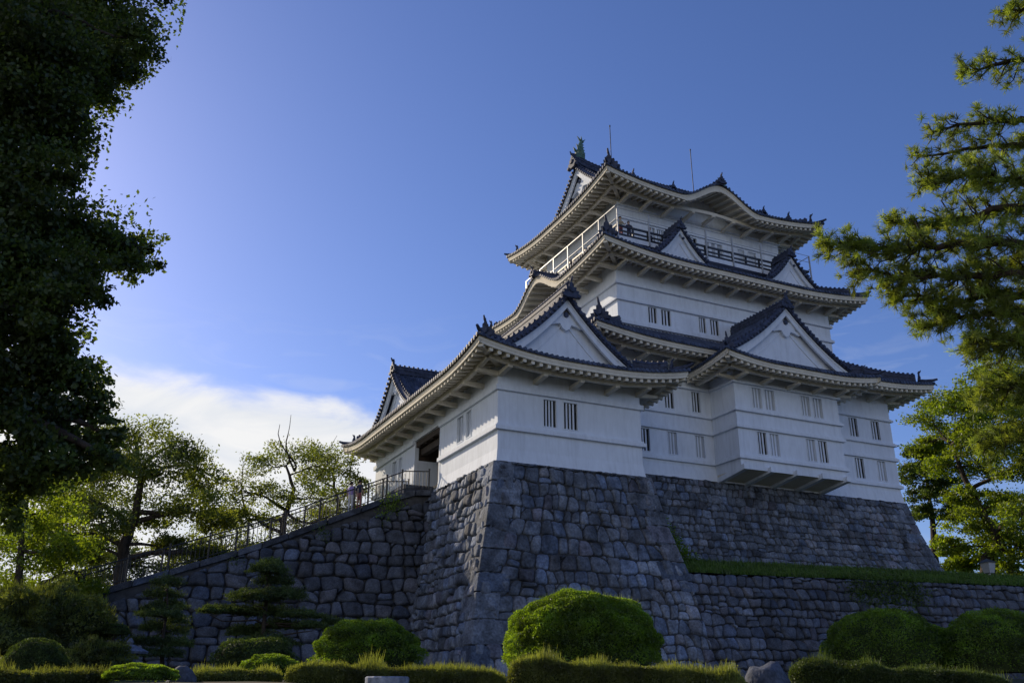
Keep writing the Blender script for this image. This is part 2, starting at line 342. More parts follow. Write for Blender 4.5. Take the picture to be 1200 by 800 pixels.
def sT(z):   # batter of the turret base
    return float(np.interp(z, [0, 3, 5.3, 7.1, 9.1, 11.72], [2.75, 2.08, 1.68, 1.25, .72, .2]))
TX0, TX1, TY0, TY1 = 0., 8.2, 0., 19.4
def build_turret_base():
    e = empty('castle_foundation', (4.1, 9.7, 0), 'tall battered grey stone base under the lower turret, its left corner catching the sun', 'stone base')
    b = MB(); b.tint = (1, 1, 1)
    zt = 11.66
    # backing core
    zs = [0, 3, 5.3, 7.1, 9.1, zt]
    rings = [[(TX0-sT(z)+.06, TY0-sT(z)+.06, z), (TX1+sT(z)-.06, TY0-sT(z)+.06, z), (TX1+sT(z)-.06, TY1+sT(z)-.06, z), (TX0-sT(z)+.06, TY1+sT(z)-.06, z)] for z in zs]
    core = MB(); core.add([p for r in rings for p in r], [(i*4+k, i*4+(k+1) % 4, (i+1)*4+(k+1) % 4, (i+1)*4+k) for i in range(5) for k in range(4)]+[(20, 21, 22, 23)])
    core.build('core', STONEB, e)
    f = MB()
    nf = Vector((0, -1, .22)).normalized()
    # front: u is a fraction-free x stretched with the batter
    def Pf(u, v): s_ = sT(v); t = (u+2)/12.2; return (TX0-s_+t*(8.2+2*s_), TY0-s_, v)
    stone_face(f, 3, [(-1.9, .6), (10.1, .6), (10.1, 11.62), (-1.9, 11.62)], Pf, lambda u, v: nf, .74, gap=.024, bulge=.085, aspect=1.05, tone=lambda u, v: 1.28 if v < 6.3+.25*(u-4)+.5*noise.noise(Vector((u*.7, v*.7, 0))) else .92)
    nl = Vector((-1, 0, .22)).normalized()
    def Pl(u, v): s_ = sT(v); return (TX0-s_, TY0-s_+u, v)
    stone_face(f, 4, [(.2, .6), (12, .6), (12, 11.62), (.2, 11.62)], lambda u, v: Pl(u, v), lambda u, v: nl, .66, gap=.03, bulge=.12, aspect=.95, tone=lambda u, v: 1.15)
    nr = Vector((1, 0, .22)).normalized()
    def Pr(u, v): s_ = sT(v); return (TX1+s_, TY0-s_+u, v)
    f.build('stone_facing', STONE, e, smooth=True)
    q = MB(); q2 = MB()
    corner_blocks(q, 5, lambda z: (TX0-sT(z), TY0-sT(z), z), (1, 0, 0), (0, 1, 0), .8, 11.64, h=.95, out=.1, L1=1.8, L2=1.0)
    corner_blocks(q2, 6, lambda z: (TX1+sT(z), TY0-sT(z), z), (-1, 0, 0), (0, 1, 0), 6.2, 11.64, h=.8, out=.09, L1=1.5, L2=.9)
    q.build('corner_stones', STONE, e); q2.build('corner_stones', STONE, e)
build_turret_base()

KX0, KX1, KY0, KY1, KZ = 9.3, 31.7, 4.5, 23.3, 13.12
def sK(z): return float(np.interp(z, [0, 7.5, 9, 11, KZ], [3.2, 1.72, 1.12, .55, .12]))
def build_keep_base():
    e = empty('castle_foundation', (20.5, 13.9, 7), 'broad sloping stone base under the main keep, above the lawn strip', 'stone base')
    zs = [6, 7.5, 9, 11, KZ]
    rings = [[(KX0-sK(z)+.06, KY0-sK(z)+.06, z), (KX1+sK(z)-.06, KY0-sK(z)+.06, z), (KX1+sK(z)-.06, KY1+sK(z)-.06, z), (KX0-sK(z)+.06, KY1+sK(z)-.06, z)] for z in zs]
    core = MB(); core.add([p for r in rings for p in r], [(i*4+k, i*4+(k+1) % 4, (i+1)*4+(k+1) % 4, (i+1)*4+k) for i in range(4) for k in range(4)]+[(16, 17, 18, 19)])
    core.build('core', STONEB, e)
    f = MB(); nf = Vector((0, -1, .28)).normalized()
    def Pf(u, v): s_ = sK(v); t = (u-8)/25.2; return (KX0-s_+t*(22.4+2*s_), KY0-s_, v)
    stone_face(f, 13, [(8.05, 6.6), (33.1, 6.6), (33.1, KZ-.05), (8.05, KZ-.05)], Pf, lambda u, v: nf, .53, gap=.02, bulge=.06, aspect=1.15, tintf=None)
    nr = Vector((1, 0, .28)).normalized()
    def Pr(u, v): s_ = sK(v); return (KX1+s_, KY0-s_+u, v)
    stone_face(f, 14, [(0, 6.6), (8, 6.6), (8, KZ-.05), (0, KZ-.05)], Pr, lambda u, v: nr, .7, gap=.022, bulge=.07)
    f.build('stone_facing', STONE, e, smooth=True)
    q = MB(); corner_blocks(q, 15, lambda z: (KX1+sK(z), KY0-sK(z), z), (-1, 0, 0), (0, 1, 0), 6.8, KZ-.03, h=.7, out=.06, L1=1.4, L2=.8)
    q.build('corner_stones', STONE, e)
build_keep_base()

# ramp of steps with its stone flank
def ramp_top(x):   # height of the flank's top edge
    return float(np.interp(-x, [0, 1.7, 9.3, 16.8, 20], [11.75, 11.62, 8.25, 5.55, 4.45]))
RY0, RY1 = 8.0, 11.9
def build_ramp():
    e = empty('stone_ramp', (-9, 9.5, 1), 'long stone-flanked stairway ramp climbing right to the turret gate', 'stone ramp')
    xs = [-20, -16.8, -13, -9.3, -5.5, -1.7, 0]
    def yf(z, zt): return RY0-(zt-z)*.33
    core = MB(); V = []
    for x in xs:
        zt = ramp_top(x)-.28; V += [(x, yf(0, zt)+.12, 0), (x, RY0+.12, zt), (x, RY1, zt), (x, RY1+1.2, 0)]
    core.add(V, [(i*4+k, i*4+k+1, (i+1)*4+k+1, (i+1)*4+k) for i in range(len(xs)-1) for k in range(3)]+[(0, 3, 2, 1)])
    core.build('core', STONEB, e)
    f = MB(); nf = Vector((0, -1, .33)).normalized()
    dom = [(-20, .8), (.4, .8), (.4, 11.3), (-1.7, 11.3), (-9.3, ramp_top(-9.3)-.28), (-16.8, ramp_top(-16.8)-.28), (-20, 4.1)]
    def Pf(u, v): return (u, RY0-max(0, 11.5+(ramp_top(u)-11.75)*.0-v)*.0-(ramp_top(u)-v)*.33, v)
    stone_face(f, 23, dom, Pf, lambda u, v: nf, .72, gap=.032, bulge=.11, aspect=1.15)
    f.build('stone_facing', STONED, e, smooth=True)
    # coping stones along the sloping edge
    rng = random.Random(7); cp = MB(); x = -20.
    while x < -.35:
        l_ = rng.uniform(1.1, 2.1); x2 = min(x+l_, -.3)
        ps = []
        for dz in (-.3, 0.0):
            ps += [(x+.015, RY0-.1, ramp_top(x)+dz), (x2-.015, RY0-.1, ramp_top(x2)+dz), (x2-.015, RY0+.45, ramp_top(x2)+dz), (x+.015, RY0+.45, ramp_top(x)+dz)]
        rounded_block(cp, ps, rng, tuple(q*.9 for q in stone_colors(rng))); x = x2
    cp.build('coping', STONED, e)
    st = MB(); st.tint = (.9, .9, .9); x = -20.
    while x < -1.7:
        st.box(x, x+.42, RY0+.5, RY1-.1, ramp_top(x)-.9, ramp_top(x+.3)-.08); x += .42
    st.box(-1.7, 3.0, RY0-.1+.55, RY1-.1, 11.2, 12.05)
    st.build('steps', STONED, e)
build_ramp()

# terrace with lawn in front of the keep, held by a lower wall
def build_terrace():
    e = empty('retaining_wall', (22, -1, 1), 'low rough stone wall holding up the lawn strip before the keep', 'retaining wall')
    def zt(x): return float(np.interp(x, [9, 12, 34, 60], [6.95, 7.0, 7.35, 7.6]))
    f = MB(); nf = Vector((0, -1, .25)).normalized()
    def Pf(u, v): return (u, -.9-(zt(u)-v)*.26-.05*(u-10)*.4, v)
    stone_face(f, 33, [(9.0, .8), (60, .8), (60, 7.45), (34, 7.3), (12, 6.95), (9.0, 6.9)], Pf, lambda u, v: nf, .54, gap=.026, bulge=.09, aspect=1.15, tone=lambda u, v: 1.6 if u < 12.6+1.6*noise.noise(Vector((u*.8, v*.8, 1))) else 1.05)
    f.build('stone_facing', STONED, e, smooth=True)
    c = MB()
    xs = [8, 20, 34, 60]
    V = []
    for x in xs: p0 = Pf(x, .2); p1 = Pf(x, zt(x)-.1); V += [(x, p0[1]+.12, .2), (x, p1[1]+.12, zt(x)-.12), (x, 2.5, zt(x)-.12)]
    c.add(V, [(i*3+k, i*3+k+1, (i+1)*3+k+1, (i+1)*3+k) for i in range(3) for k in range(2)]); c.build('core', STONEB, e)
    def lz(x, y):
        y0 = Pf(x, zt(x))[1]; t = min(1, max(0, (y-y0)/4.6)); return zt(x)-.02+t*1.25+.06*noise.noise(Vector((x*.5, y*.5, 2)))
    xs = list(np.arange(8.2, 34, .8))+list(np.arange(34, 130, 4))
    g = MB(); rows = []
    for k in range(0, 26):
        t = k/25.; row = []
        for x in xs:
            y0 = Pf(x, zt(x))[1]-.02; y = y0+(t**1.8)*60*(1 if x > 0 else 1); row.append((x, y, lz(x, y)))
        rows.append(row)
    g.grid(rows); o = g.build('lawn', LAWN, smooth=True); tag(o, kind='structure')
    # blades
    rng = np.random.default_rng(5); n = 52000
    x = rng.uniform(9, 46, n); t = rng.uniform(0, 1, n)**1.2; y0 = np.array([Pf(a, 7)[1] for a in x]); y = y0+t*4.2
    keep = ~((x > 31) & (y > 6)); x = x[keep]; y = y[keep]
    z = np.array([lz(a, b_) for a, b_ in zip(x, y)]); n = len(x)
    h = rng.uniform(.07, .22, n); h[rng.random(n) < .04] *= 2.0
    a = rng.uniform(0, 2*pi, n); wv = .012; P = np.stack([x, y, z], 1); D = np.stack([np.cos(a)*wv*1.6, np.sin(a)*wv*1.6, 0*a], 1); T_ = P+np.stack([rng.normal(0, .03, n), rng.normal(0, .03, n), h], 1)
    V = np.stack([P-D, P+D, T_+D*.3, T_-D*.3], 1); tt = rng.uniform(.6, 1.3, (n, 1))*np.array([1, 1, .9])
    leaf = leafmesh('grass', V, tt, L_GRASS); tag(leaf, 'short green grass on the terrace before the keep', 'grass', kind='stuff')
    return Pf, zt, lz
TWf, TWz, LZ = build_terrace()

# ------------------------------------------------------------------ castle helpers
FRM = {'front': ((1, 0, 0), (0, -1, 0)), 'left': ((0, -1, 0), (-1, 0, 0)), 'right': ((0, 1, 0), (1, 0, 0)), 'back': ((-1, 0, 0), (0, 1, 0))}
def wallpt(side, x0, x1, y0, y1, c, z, out=0.):
    """point on a wall of the box; c is the world x (front/back) or y (left/right)"""
    if side == 'front': return (c, y0-out, z)
    if side == 'back': return (c, y1+out, z)
    if side == 'left': return (x0-out, c, z)
    return (x1+out, c, z)
def wall_box(mb, x0, x1, y0, y1, z0, z1, openings, depth=.22):
    for side in ('front', 'left', 'right', 'back'):
        c0, c1 = (x0, x1) if side in ('front', 'back') else (y0, y1)
        ops = [o[1:5] for o in openings if o[0] == side]
        cu = sorted(set([c0, c1]+[v for o in ops for v in o[:2]])); cz = sorted(set([z0, z1]+[v for o in ops for v in o[2:4]]))
        flip = side in ('left', 'back')
        p = lambda c, z, o=0.: wallpt(side, x0, x1, y0, y1, c, z, o)
        for i in range(len(cu)-1):
            for j in range(len(cz)-1):
                mu, mz = (cu[i]+cu[i+1])/2, (cz[j]+cz[j+1])/2
                if any(o[0] < mu < o[1] and o[2] < mz < o[3] for o in ops): continue
                q = [p(cu[i], cz[j]), p(cu[i+1], cz[j]), p(cu[i+1], cz[j+1]), p(cu[i], cz[j+1])]
                mb.add(q[::-1] if flip else q, [(0, 1, 2, 3)])
        for o in ops:
            a, b, za, zb = o[:4]
            F = [p(a, za), p(b, za), p(b, zb), p(a, zb)]; B = [p(a, za, -depth), p(b, za, -depth), p(b, zb, -depth), p(a, zb, -depth)]
            mb.add(F+B, [(0, 1, 5, 4), (1, 2, 6, 5), (2, 3, 7, 6), (3, 0, 4, 7)])
    mb.add([(x0, y0, z1), (x1, y0, z1), (x1, y1, z1), (x0, y1, z1)], [(0, 1, 2, 3)])
def obox(mb, side, box, c0, c1, z0, z1, o0, o1, mi=0):
    """box on a wall: c range, z range, outward range"""
    a = wallpt(side, *box, c0, z0, o0); b = wallpt(side, *box, c1, z1, o1)
    mb.box(min(a[0], b[0]), max(a[0], b[0]), min(a[1], b[1]), max(a[1], b[1]), z0, z1, mi)
def add_window(parent, side, box, a, b, za, zb, closed=False, bars=3):
    m = MB(); obox(m, side, box, a+.002, b-.002, za+.002, zb-.002, -.13, -.11)
    win = m.build('window', SHUT if closed else DARK, parent)
    m = MB(); w_ = b-a; fr = .035
    obox(m, side, box, a, a+fr, za, zb, -.11, .03); obox(m, side, box, b-fr, b, za, zb, -.11, .03)
    obox(m, side, box, a+fr, b-fr, zb-.05, zb, -.108, .028); obox(m, side, box, a+fr, b-fr, za, za+.05, -.108, .028)
    m.build('frame', PLASTER, win)
    m = MB(); bw = w_*(.13 if bars == 2 else .10 if bars < 5 else .075)
    for k in range(bars):
        c = a+fr+(w_-2*fr)*(k+1)/(bars+1); obox(m, side, box, c-bw/2, c+bw/2, za+.05, zb-.05, -.105, -.055)
    m.build('lattice', PLASTER, win)
    return win
def band(mb, box, z0, z1, o=.09, skip=None):
    x0, x1, y0, y1 = box
    mb.box(x0-o, x1+o, y0-o, y0+.01, z0, z1); mb.box(x0-o, x1+o, y1-.01, y1+o, z0, z1)
    mb.box(x1-.01, x1+o, y0+.01, y1-.01, z0, z1)
    segs = [(y0+.01, y1-.01)]
    if skip: segs = [(y0+.01, skip[0]), (skip[1], y1-.01)]
    for a, b in segs: mb.box(x0-o, x0+.01, a, b, z0, z1)

PITCH_T = .29
class Roof:
    """eaves rectangle with concave tiled slopes, up-curved corners and optional bow-shaped gables in the eaves"""
    def __init__(s, x0, x1, y0, y1, zf, F, L, R, depth, ridge=None, gab=0., kara=None, ov=2., sides=('front', 'left', 'right', 'back'), lens=None, nohip=()):
        s.x0, s.x1, s.y0, s.y1, s.zf, s.F, s.Lf, s.R, s.depth, s.ridge, s.gab, s.kara, s.ov = x0, x1, y0, y1, zf, F, L, R, depth, ridge, gab, kara or {}, ov
        s.sides = sides; s.nohip = nohip
    def frame(s, side):
        if side == 'front': return Vector((s.x0, s.y0, 0)), Vector((1, 0, 0)), Vector((0, 1, 0)), s.x1-s.x0
        if side == 'right': return Vector((s.x1, s.y0, 0)), Vector((0, 1, 0)), Vector((-1, 0, 0)), s.y1-s.y0
        if side == 'back': return Vector((s.x1, s.y1, 0)), Vector((-1, 0, 0)), Vector((0, -1, 0)), s.x1-s.x0
        return Vector((s.x0, s.y1, 0)), Vector((0, -1, 0)), Vector((1, 0, 0)), s.y1-s.y0
    def ac(s, side, a):
        _, _, _, l = s.frame(side)
        if (side == 'left' and 'open_back' in s.nohip): return l-a   # only the front corner counts
        if (side == 'right' and 'open_back' in s.nohip): return a
        return min(a, l-a)
    def K(s, side, a):
        if side not in s.kara: return 0.
        c, w_, h = s.kara[side]; t = abs(a-c)/w_
        if t >= 1: return 0.
        return h*(.5+.5*cos(pi*t**.92))
    def lift(s, side, a, d):
        return s.Lf*max(0, 1-max(0, s.ac(side, a))/s.R)**2.0*math.exp(-d/3.0)
    def ez(s, side, a): return s.zf+s.lift(side, a, 0)+s.K(side, a)     # underside of fascia at the eave
    def h(s, side, a, d):
        z = s.zf+.42+s.F(d)+s.lift(side, a, d); k = s.K(side, a)
        if k > 0: z = max(z, s.zf+.42+k+.06*d)
        return z
    def dmax(s, side, a):
        _, _, _, l = s.frame(side); W = s.depth
        if s.ridge is None: return min(W, max(0, s.ac(side, a)))
        along = (side in ('left', 'right')) == (s.ridge == 'y')
        if along:
            e = min(a, l-a); return W if e > s.gab-.02 else max(0, e)
        return min(s.gab, a, l-a)
    def P(s, side, a, d, z): O, A, I, l = s.frame(side); p = O+A*a+I*d; return Vector((p.x, p.y, z))
    def tiles(s, parent):
        mb = MB(); ends = MB()
        for side in s.sides:
            O, A, I, l = s.frame(side); n = max(1, round(l/PITCH_T)); p = l/n
            prof = [(0, 0), (.30, 0), (.36, .035), (.48, .085), (.58, .085), (.70, .035), (.76, 0)]
            cols = []
            for i in range(n):
                for (f, hh) in prof: cols.append((p*(i+f), hh))
            cols.append((l, 0)); rows = 11 if s.depth < 6 else 20; grid = []; prev = None
            for a, hh in cols:
                dm = s.dmax(side, min(max(a, 0), l)); col = []
                for r in range(rows+1):
                    d = dm*r/rows; col.append(s.P(side, a, d, s.h(side, a, d)+hh))
                low = [s.P(side, a, 0., s.h(side, a, 0)-.10)]
                col = low+col
                if prev is not None and abs(dm-prev[1]) > .8:   # jump at the gable plane
                    grid.append(None)
                grid.append(col); prev = (a, dm)
            # build strips
            base = len(mb.v); cur = None
            for col in grid:
                if col is None: cur = None; continue
                b = len(mb.v); mb.v.extend([tuple(q) for q in col])
                if cur is not None:
                    m = len(col)
                    for r in range(m-1): mb.f.append((cur+r, b+r, b+r+1, cur+r+1)); mb.mi.append(0)
                cur = b
            for i in range(n):      # round end tiles
                a = p*(i+.53); z = s.h(side, a, 0)+.0; c = s.P(side, a, -.035, z+.0)
                vs = []; k = 8
                for dd in (-.035, .05):
                    q = s.P(side, a, dd, z)
                    for j in range(k): vs.append(q+A*.088*cos(2*pi*j/k)+Vector((0, 0, 1))*.088*sin(2*pi*j/k))
                mb.add(vs, [tuple(range(k))]+[(j, (j+1) % k, k+(j+1) % k, k+j) for j in range(k)])
        r = mb.build('roof', TILE, parent)
        return r
    def hipd(s):
        return s.gab if s.ridge else s.depth
    def eaves(s, parent, rafter=.46, step=.5):
        fa = MB(); so_ = MB(); ra = MB(); bm = MB(); ov = s.ov
        for side in s.sides:
            O, A, I, l = s.frame(side); n = int(l/step); hipl = 0.
            ob = 'open_back' in s.nohip and side in ('left', 'right')
            def inner(a): return min(ov, max(.0, s.ac(side, a)))
            A_ = [l*i/n for i in range(n+1)]
            # fascia as a closed strip
            rows = []
            for a in A_:
                z = s.ez(side, a); ins = .10; th = .12
                aa = a
                ca = min(max(a, ins), l-ins) if not ob else a
                cb = min(max(a, ins+th), l-ins-th) if not ob else a
                kk = .14 if s.K(side, a) > .05 else 0
                rows.append([s.P(side, ca, ins, z+.40), s.P(side, ca, ins, z+.16), s.P(side, ca, ins+.02, z+.15), s.P(side, ca, ins+.02, z-kk), s.P(side, cb, ins+th, z-kk), s.P(side, cb, ins+th, z+.40)])
            fa.grid(rows)
            def sz(a, d): return s.ez(side, a)+.04+.20*d
            rows = []
            for a in A_:
                i1 = inner(a); rows.append([s.P(side, a, .15+(max(i1, .15)-.15)*t, sz(a, .15+(max(i1, .15)-.15)*t)) for t in (0, .5, 1)])
            so_.grid(rows)
            k = 0; nr = int(l/rafter)
            for k in range(nr):
                a = rafter*(k+.5)+(l-nr*rafter)/2; i1 = inner(a)
                if i1 < .45: continue
                q = []
                for d in (.19, i1+.05):
                    z = sz(a, d)
                    q += [s.P(side, a-.085, d, z-.25), s.P(side, a+.085, d, z-.25), s.P(side, a+.085, d, z+.02), s.P(side, a-.085, d, z+.02)]
                ra.hexa([q[0], q[1], q[5], q[4], q[3], q[2], q[6], q[7]])
            # carrying beam and brackets
            db = ov*.5; lo, hi = db, l-db
            if ob: lo, hi = (0, l-db) if side == 'left' else (db, l)
            nb = max(2, int((hi-lo)/.6)); rows = []
            for i in range(nb+1):
                a = lo+(hi-lo)*i/nb; z = sz(a, db)-.2; z = min(z, s.zf+.04+.2*db-.2+s.lift(side, a, 0)+s.K(side, a)*.1)
                rows.append([s.P(side, a, db-.1, z), s.P(side, a, db-.1, z-.24), s.P(side, a, db+.1, z-.24), s.P(side, a, db+.1, z), s.P(side, a, db-.1, z)])
            bm.grid(rows)
            nbk = max(1, round((l-2*ov)/1.85))
            for i in range(nbk+1):
                a = ov+(l-2*ov)*i/nbk
                if ob and side == 'left' and i == 0: continue
                a = min(max(a, ov+.12), l-ov-.12) if not ob else a
                z = min(sz(a, db)-.2, s.zf+.04+.2*db-.2+s.lift(side, a, 0)+s.K(side, a)*.1)-.24
                q = []
                for (d, dz) in ((db-.14, -.14), (ov+.05, -.26)):
                    q += [s.P(side, a-.12, d, z+dz), s.P(side, a+.12, d, z+dz), s.P(side, a+.12, d, z+.0), s.P(side, a-.12, d, z+.0)]
                bm.hexa([q[0], q[1], q[5], q[4], q[3], q[2], q[6], q[7]])
        # diagonal corner beams
        for side in ('front', 'left', 'right', 'back'):
            if side not in s.sides: continue
            O, A, I, l = s.frame(side)
            if 'open_back' in s.nohip and side in ('right', 'left', 'back'): 
                continue
            ends = [(0, 1)] if 'open_back' not in s.nohip else [(0, 1), (l, -1)]
            if side == 'left' and not s.nohip: ends = [(0, 1)]
            for a0, sg in ends:
                p0 = s.P(side, a0+sg*.22, .22, s.ez(side, a0)-.02); p1 = s.P(side, a0+sg*(ov+.1), ov+.1, s.zf+.04+.2*ov-.05)
                bm.beam(p0, p1, .26, .34)
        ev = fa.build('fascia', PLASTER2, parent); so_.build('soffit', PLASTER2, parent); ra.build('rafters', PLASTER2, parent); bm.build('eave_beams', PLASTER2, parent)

def onigawara(mb, c, nrm, size, lean=0.):
    """demon-tile end ornament: stepped plate with horns, roundel and side fins"""
    nrm = Vector(nrm).normalized(); up = Vector((0, 0, 1)); r = up.cross(nrm).normalized(); up2 = (up-nrm*lean).normalized(); c = Vector(c)
    def q(x, y, d=0): return c+r*x*size+up2*y*size+nrm*d*size
    out = [(-.62, 0), (-.70, .22), (-.50, .30), (-.56, .48), (-.34, .50), (-.36, .72), (-.17, .72), (-.16, .92), (-.05, 1.0), (-.03, 1.32), (.03, 1.32), (.05, 1.0), (.16, .92), (.17, .72), (.36, .72), (.34, .50), (.56, .48), (.50, .30), (.70, .22), (.62, 0)]
    mb.poly([q(x, y, -.1) for x, y in out], nrm, .2*size)
    k = 8; mb.tube([q(0, .52, .05), q(0, .52, .2)], [.22*size, .18*size], n=8)
    mb.tube([q(0, 1.05, -.12), q(0, 1.2, .12), q(0, 1.42, .2)], [.09*size, .08*size, .05*size], n=6)
    for sx_ in (-1, 1): mb.tube([q(sx_*.5, .12, .02), q(sx_*.5, .12, .18)], [.15*size, .12*size], n=7)

def sweep_ridge(mb, pts, w_, h_, dots=True, side_dir=None):
    """stacked tile ridge along pts with a round cap row and little tile ends on top"""
    pts = [Vector(p) for p in pts]; up = Vector((0, 0, 1)); rows = []
    prof = [(-.5, -.35), (-.5, .25), (-.56, .25), (-.56, .38), (-.44, .38), (-.40, .72), (-.48, .74), (-.24, 1.0), (0, 1.1), (.24, 1.0), (.48, .74), (.40, .72), (.44, .38), (.56, .38), (.56, .25), (.5, .25), (.5, -.35)]
    for i, p in enumerate(pts):
        d = (pts[min(i+1, len(pts)-1)]-pts[max(i-1, 0)]); d.z = 0; d.normalize(); r = d.cross(up)
        rows.append([p+r*x*w_+up*y*h_ for x, y in prof])
    mb.grid(rows); mb.add(rows[0], [tuple(range(len(prof)))]); mb.add(rows[-1], [tuple(range(len(prof)))[::-1]])
    if dots:
        L_ = sum((pts[i+1]-pts[i]).length for i in range(len(pts)-1)); n = int(L_/.3); acc = 0
        for k in range(n):
            t = (k+.5)/n*(len(pts)-1); i = int(t); p = pts[i].lerp(pts[min(i+1, len(pts)-1)], t-i)
            mb.box(p.x-.06, p.x+.06, p.y-.06, p.y+.06, p.z+h_*1.0, p.z+h_*1.0+.10)

def hips(roof, parent, w_=.34, h_=.42, osz=.8, corners=('fl', 'fr', 'bl', 'br')):
    for c in corners:
        O = Vector((roof.x0 if c[1] == 'l' else roof.x1, roof.y0 if c[0] == 'f' else roof.y1, 0))
        D = Vector((1 if c[1] == 'l' else -1, 1 if c[0] == 'f' else -1, 0)); hd = roof.hipd()
        side = 'front' if c[0] == 'f' else 'back'
        a_of = lambda d: d if c in ('fl', 'br') else (roof.x1-roof.x0)-d
        def p(d, up=0.): q = O+D*d; return Vector((q.x, q.y, roof.h(side, a_of(d), d)+up))
        mb = MB()
        s0 = .85; n = 8
        sweep_ridge(mb, [p(hd-(hd-s0)*i/n, .05+.10*(i/n)**3) for i in range(n+1)], w_, h_)
        nr = -D.normalized()
        onigawara(mb, p(s0-.12, .05), nr, osz if c == 'fl' else osz*.62, lean=-.15)
        # small tip ridge
        mb.tube([p(s0-.1, .12), p(.4, .14), p(.06, .2), p(-.12, .30)], [.13, .12, .10, .07], n=7)
        mb.build('hip_ridge', TILE2, parent)

def gable(parent, c, lat, nrm, w_, zprof, apex_z, rec=.35, board=.42, verge=True, orn=1.0, gegyo=True, base_z=None, verge_h=.34):
    """gable end. c=(x,y) of the centre in plan on the gable plane, zprof(s)=roof surface height at lateral distance s"""
    c = Vector((c[0], c[1], 0)); lat = Vector(lat); nrm = Vector(nrm); up = Vector((0, 0, 1))
    def q(s_, z, o=0.): p = c+lat*s_+nrm*o; return Vector((p.x, p.y, z))
    n = 14; S = [w_*(i/n) for i in range(n+1)]
    g = MB()
    for sg in (-1, 1):   # barge boards
        rows = []
        for s_ in S:
            z = zprof(s_)-.10; bd = board*(1+.35*(s_/w_)**2)
            rows.append([q(sg*s_, z, .0), q(sg*s_, z-bd*.3, .0), q(sg*s_, z-bd*.3, -.04), q(sg*s_, z-bd, -.04), q(sg*s_, z-bd, -.18), q(sg*s_, z, -.18)])
        g.grid(rows if sg > 0 else [r[::-1] for r in rows])
        g.add(rows[-1], [tuple(range(6))])
    g.build('barge_board', PLASTER, parent)
    # recessed panel with raised inner mouldings
    f = MB(); bz = base_z if base_z is not None else zprof(w_)-.8
    top = [q(s_*sg, zprof(abs(s_))-.25, -rec) for sg, s_ in [(-1, x) for x in S[::-1]]+[(1, x) for x in S[1:]]]
    f.poly([q(-w_, bz, -rec), q(w_, bz, -rec)]+top[::-1], nrm, -.1)
    for inset in (.75,):
        for sg in (-1, 1):
            rows = []
            for s_ in S[:-2]:
                z = zprof(s_)-board-inset
                if z < bz+.25: continue
                rows.append([q(sg*s_, z, -rec+.05), q(sg*s_, z-.10, -rec+.05), q(sg*s_, z-.10, -rec-.01), q(sg*s_, z, -rec-.01), q(sg*s_, z, -rec+.05)])
            if len(rows) > 1: f.grid(rows)
    f.build('gable_panel', PLASTER, parent)
    if gegyo:
        k = orn; m = MB(); zc = zprof(0)-board-.62*k
        out = [(-.10, 0), (-.35, -.05), (-.55, -.28), (-.95, -.55), (-1.15, -.50), (-1.0, -.38), (-.75, -.28), (-.62, -.02), (-.36, .16), (0, .22), (.36, .16), (.62, -.02), (.75, -.28), (1.0, -.38), (1.15, -.5), (.95, -.55), (.55, -.28), (.35, -.35), (.22, -.62), (0, -.78), (-.22, -.62), (-.35, -.35)]
        out = [(-1.15, -.50), (-.95, -.40), (-.72, -.28), (-.62, -.02), (-.36, .16), (0, .22), (.36, .16), (.62, -.02), (.72, -.28), (.95, -.4), (1.15, -.5), (.95, -.58), (.6, -.46), (.35, -.42), (.22, -.66), (0, -.80), (-.22, -.66), (-.35, -.42), (-.6, -.46), (-.95, -.58)]
        m.poly([q(x*k, zc+y*k, -rec+.02) for x, y in out], nrm, .2)
        m.build('gable_pendant', PLASTER, parent)
        m = MB(); m.tube([q(0, zc+.12*k, -rec+.15), q(0, zc+.12*k, -rec+.3)], .15*k, n=12); m.build('gable_roundel', TILE2, parent)
    if verge:
        m = MB()
        for sg in (-1, 1):
            rows = []
            for s_ in S:
                z = zprof(s_)
                rows.append([q(sg*s_, z-.10, .10), q(sg*s_, z+.10, .12), q(sg*s_, z+verge_h, 0.02), q(sg*s_, z+verge_h, -.24), q(sg*s_, z+.04, -.34), q(sg*s_, z-.10, -.30)])
            m.grid(rows if sg < 0 else [r[::-1] for r in rows]); m.add(rows[-1], [tuple(range(6))])
            # round end tiles on the verge
            L_ = 0; acc = 0; nn = max(3, int(sqrt(w_**2+(zprof(0)-zprof(w_))**2)/.30))
            for i in range(nn):
                s_ = w_*(i+.5)/nn; z = zprof(s_)+.06; m.tube([q(sg*s_, z, -.05), q(sg*s_, z, .24)], .095, n=7)
            for i in range(int(nn*.8)):
                s_ = w_*(i+.5)/(nn*.8); z = zprof(s_)+verge_h; m.box(*(lambda p: (p.x-.07, p.x+.07, p.y-.07, p.y+.07, z-.02, z+.13))(q(sg*s_, z, -.11)))
        m.build('verge_ridge', TILE2, parent)

def small_gable_roof(parent, c, lat, nrm, w_, zprof, depth, name='gable_roof', rise_back=0.):
    """tiled saddle running back from the gable plane"""
    c = Vector((c[0], c[1], 0)); lat = Vector(lat); nrm = Vector(nrm); m = MB()
    n = max(2, round(depth/PITCH_T)); p = depth/n; prof = [(0, 0), (.30, 0), (.38, .05), (.53, .085), (.68, .05), (.76, 0)]
    for sg in (-1, 1):
        cols = []
        for i in range(n):
            for f, hh in prof: cols.append((p*(i+f), hh))
        cols.append((depth, 0)); rows = []
        for t, hh in cols:
            rows.append([Vector((*(c+lat*sg*s_-nrm*t).xy, zprof(s_)+hh)) for s_ in [w_*j/12 for j in range(13)]])
        m.grid(rows)
    r = m.build(name, TILE, parent)
    k = MB(); pts = [Vector((*(c-nrm*(t-.05)).xy, zprof(0)+.04)) for t in np.linspace(0, depth, 8)]
    sweep_ridge(k, pts, .38, .42); k.build('ridge', TILE2, r)
    return r
